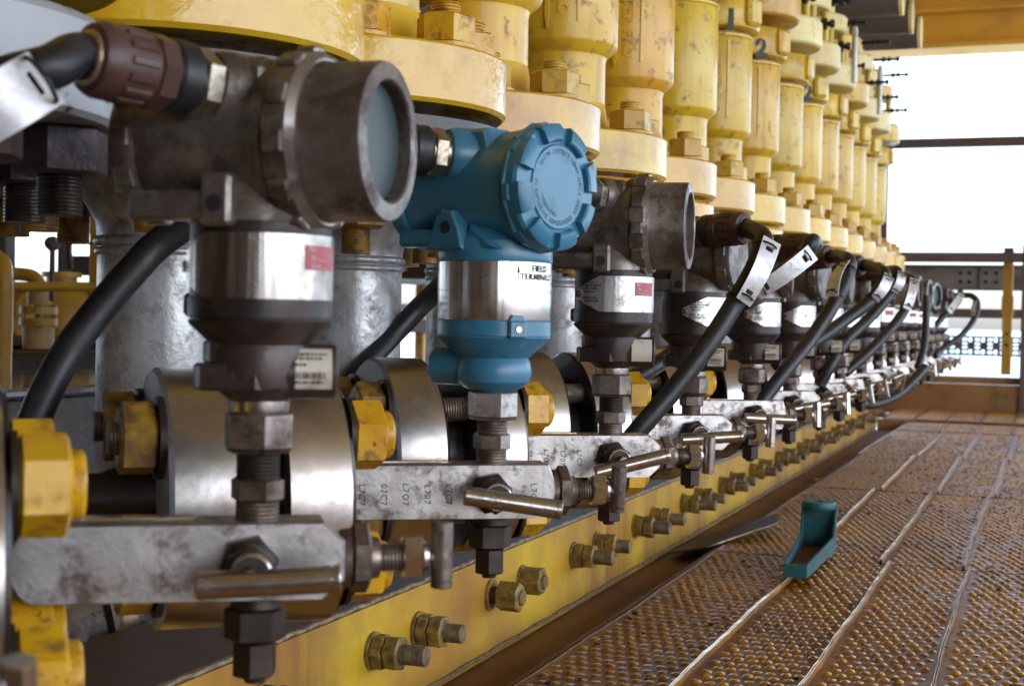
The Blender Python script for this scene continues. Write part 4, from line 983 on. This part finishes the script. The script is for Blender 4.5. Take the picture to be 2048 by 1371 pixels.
for x in (-.375, -.338, -.270, -.225):
    for z in (.235, .195):
        g = G(); g.lathe([(.008, 0), (.007, .006)], 10, ax((x, 0, z), (0, -1, 0))); g.build('bolt', 'bonnet_dark', ib)
rail_obj('lower_rail', 'grey lower rail outside the end railing', 'rail', [(-1.2, .8, 6.5, 6.53, .036, .076)], 'rail_brown')
post = thing('yellow_post', 'square yellow post standing at the end of the walkway', 'post', (-.168, YF+.10, 0))
prt('shaft', post, 'rail_yellow', (-.020, .020, -.02, .02, -.20, .305)); prt('collar', post, 'rail_yellow', (-.024, .024, -.024, .024, .05, .13)); prt('top_cap', post, 'rail_brown', (-.02, .02, -.02, .02, .305, .33))
for z in (-.075, -.03):
    g = G(); g.lathe([(.006, 0), (.005, .004)], 10, ax((0, -.02, z), (0, -1, 0))); g.build('bolt', 'bonnet_dark', post)
# perforated cable tray, slots left open
tray = thing('cable_tray', 'dark perforated cable tray with oval slots behind the far manifolds', 'cable tray', (0, 6.42, 0))
g = G(); z0, z1 = -.128, -.042; pitch = .052; xs_ = [-.62+pitch*i for i in range(20)]
for x in xs_:
    # column one: four stacked slots; column two: two tall ovals; webs left between
    rows = [z0, z0+.008, z0+.022, z0+.029, z0+.0425, z0+.0495, z0+.063, z0+.070, z1]
    rows = [z0, z0+.010, z0+.023, z0+.031, z0+.041, z0+.047, z0+.057, z0+.064, z0+.078, z1]
    g.box(x, x+.006, 0, .002, z0, z1)
    for a, b_ in ((z0, z0+.010), (z0+.0225, z0+.031), (z0+.0405, z0+.0475), (z0+.057, z0+.0645), (z0+.077, z1)): g.box(x+.006, x+.0265, 0, .002, a, b_)
    g.box(x+.0265, x+.0325, 0, .002, z0, z1)
    for a, b_ in ((z0, z0+.008), (z0+.027, z0+.060), (z0+.079, z1)): g.box(x+.0325, x+.046, 0, .002, a, b_)
    g.box(x+.046, x+.052, 0, .002, z0, z1)
g.build('slotted_plate', 'rail_brown', tray, 30)

# ------------------------------------------------------------------ left side plant behind the risers
cab = thing('steel_cabinet', 'low dark grey steel box with a shiny top plate behind the risers', 'cabinet', (0, 0, 0))
prt('body', cab, 'cabinet_grey', (-1.70, -1.30, .6, 2.6, -.30, -.125)); prt('top_plate', cab, 'wet_plate', (-1.74, -1.27, .55, 2.65, -.122, -.108), b=.004); prt('rear_lip', cab, 'bonnet_dark', (-1.80, -1.74, .55, 2.65, -.122, -.085))
cp = rail_obj('cream_post', 'narrow cream post with chipped brown edge beside the first full riser', 'post', [(-.765, -.755, 1.04, 1.06, -.46, .1)], 'cream_paint')
el = thing('pipe_elbow', 'dark grey pipe elbow lying behind the beam at lower left', 'pipe', (0, 0, 0))
g = G(); g.tube(spline(WP((290, 1240, 1.36), (215, 1255, 1.34), (150, 1275, 1.32), (120, 1330, 1.30), (118, 1390, 1.30)), 8), .028, 24); g.build('bend', 'silver_paint', el)
g = G(); q0 = W(228, 1255, 1.34); q1 = W(215, 1258, 1.338); g.tube([q0, q1], .0305, 24); g.build('weld_bead', 'black_steel', el)
bn = rail_obj('louvred_bench', 'dark brown louvred steel bench behind the cabinet at left', 'bench', [(-2.9, -1.95, 1.6, 3.4, -.145+.022*i, -.145+.022*i+.016) for i in range(4)], 'rust_top')
# vessel, pipes and valves in yellow
def pipe_obj(name, lab, cat, pts, r, mat, grp=None):
    g = G(); g.tube(pts, r, 24); o = g.build(name, mat, None, 50); tag(o, lab, cat, grp); return o
pipe_obj('yellow_pipe', 'horizontal pale yellow pipe behind the risers at left', 'pipe', spline(WP((-60, 574, 2.6), (60, 573, 2.62), (195, 574, 2.66), (400, 580, 2.7)), 4), .009, 'plant_yellow')
pipe_obj('yellow_pipe', 'thick upright beige-yellow pipe at the left picture edge', 'pipe', spline(WP((-4, 1000, 2.3), (0, 760, 2.3), (4, 560, 2.3), (-10, 520, 2.32), (-60, 500, 2.34)), 6), .018, 'plant_yellow')
pipe_obj('yellow_pipe', 'bent yellow pipe curving down into the flanged valve', 'pipe', spline(WP((-20, 548, 2.8), (40, 548, 2.8), (70, 556, 2.8), (84, 585, 2.8), (86, 640, 2.8)), 6), .013, 'plant_yellow')
v = thing('flanged_valve', 'squat beige flanged valve at left behind the black cable', 'valve', W(77, 640, 2.75))
for (a, b_, r_) in ((-.075, -.062, .042), (-.055, -.010, .030), (-.010, .004, .036), (.012, .026, .036), (.030, .055, .022)):
    g = G(); g.lathe([(r_, a), (r_, b_)], 28); g.build('flange' if r_ > .035 else 'body', 'cream_paint' if r_ < .035 else 'plant_yellow', v)
for q in range(6):
    g = G(); a = q*pi/3+.3; g.lathe([(.005, -.014), (.005, .030)], 8, T(.031*cos(a), .031*sin(a), 0)); g.build('stud', 'plant_yellow', v)
vs_ = thing('yellow_vessel', 'rounded yellow vessel with domed end in the left background', 'tank', W(122, 655, 3.3))
g = G(); g.lathe([(.0, -.12), (.05, -.105), (.075, -.07), (.08, 0), (.075, .06), (.05, .09), (.035, .1), (.035, .13)], 36); g.build('shell', 'plant_yellow', vs_); g = G(); g.lathe([(.045, .118), (.045, .13)], 28); g.build('top_flange', 'plant_yellow', vs_)
vs2 = thing('yellow_pump', 'orange-yellow machine block with round flange in the left background', 'pump', W(40, 640, 3.2))
prt('casing', vs2, 'plant_yellow', (-.09, .06, -.06, .06, -.10, .06), b=.02); g = G(); g.lathe([(.04, 0), (.04, .05), (.055, .05), (.055, .065)], 28, ax((.0, -.06, -.01), (0, -1, 0))); g.build('flange', 'plant_yellow', vs2)
yb = thing('yellow_scaffold', 'yellow steel frame with slanted brace in the left background', 'frame', W(160, 640, 3.4))
prt('column', yb, 'rail_yellow', (.045, .10, -.03, .03, -.14, .42)); prt('cross_bar', yb, 'rail_yellow', (-.30, .5, -.02, .02, .03, .075))
g = G(); g.tube([(-.02, 0, -.13), (.09, 0, .02)], .02, 4); g.build('brace', 'rail_yellow', yb)
bx = rail_obj('grey_channel', 'horizontal grey steel channel in front of the left bright opening', 'steel beam', [(-2.40, -1.2, 3.0, 3.03, .085, .135)], 'hose_grey')
lv = thing('lever_valve', 'dark lollipop-shaped lever knob on a thin stem against the bright opening', 'lever', W(105, 487, 2.7))
g = G(); g.lathe([(0, -.014), (.012, -.010), (.0145, 0), (.012, .010), (0, .014)], 24, ax((0, 0, 0), (.2, -1, .1)) ); g.build('knob', 'hose_grey', lv)
g = G(); g.lathe([(.005, -.11), (.005, 0)], 10); g.build('stem', 'hose_grey', lv); g = G(); g.tube([(0, 0, 0), (.09, .03, .002)], .002, 8); g.build('rod', 'hose_grey', lv)
op = thing('opening_frame', 'pale frame round the bright opening at the left', 'frame', W(25, 490, 3.6))
prt('jamb', op, 'hose_grey', (-.03, -.005, -.02, .02, -.3, .5)); prt('jamb', op, 'hose_grey', (.155, .172, -.02, .02, -.3, .5)); prt('header', op, 'cream_paint', (-.2, .4, -.02, .02, .068, .10))
g = G(); g.tube(spline([(.19, 0, .12), (.180, 0, .06), (.176, 0, 0), (.185, 0, -.06)], 6), .006, 8); g.build('conduit', 'hose_grey', op)
# left guard rail seen in the gap between the risers
lf = thing('side_railing', 'yellow and grey side railing seen between the silver risers', 'railing', (-2.55, 0, 0))
prt('upper_beam', lf, 'hose_grey', (-.03, .03, 4.3, 9, .13, .185)); prt('middle_beam', lf, 'hose_grey', (-.03, .03, 4.3, 9, .02, .045)); prt('lower_tray', lf, 'rust_top', (-.03, .03, 4.3, 9, -.075, -.02))
for y in (4.35, 4.7, 5.0, 5.28, 5.62, 5.9, 6.6, 7.4, 8.3): prt('post', lf, 'rail_yellow', (-.05, -.01, y, y+.05, -.45, .13))
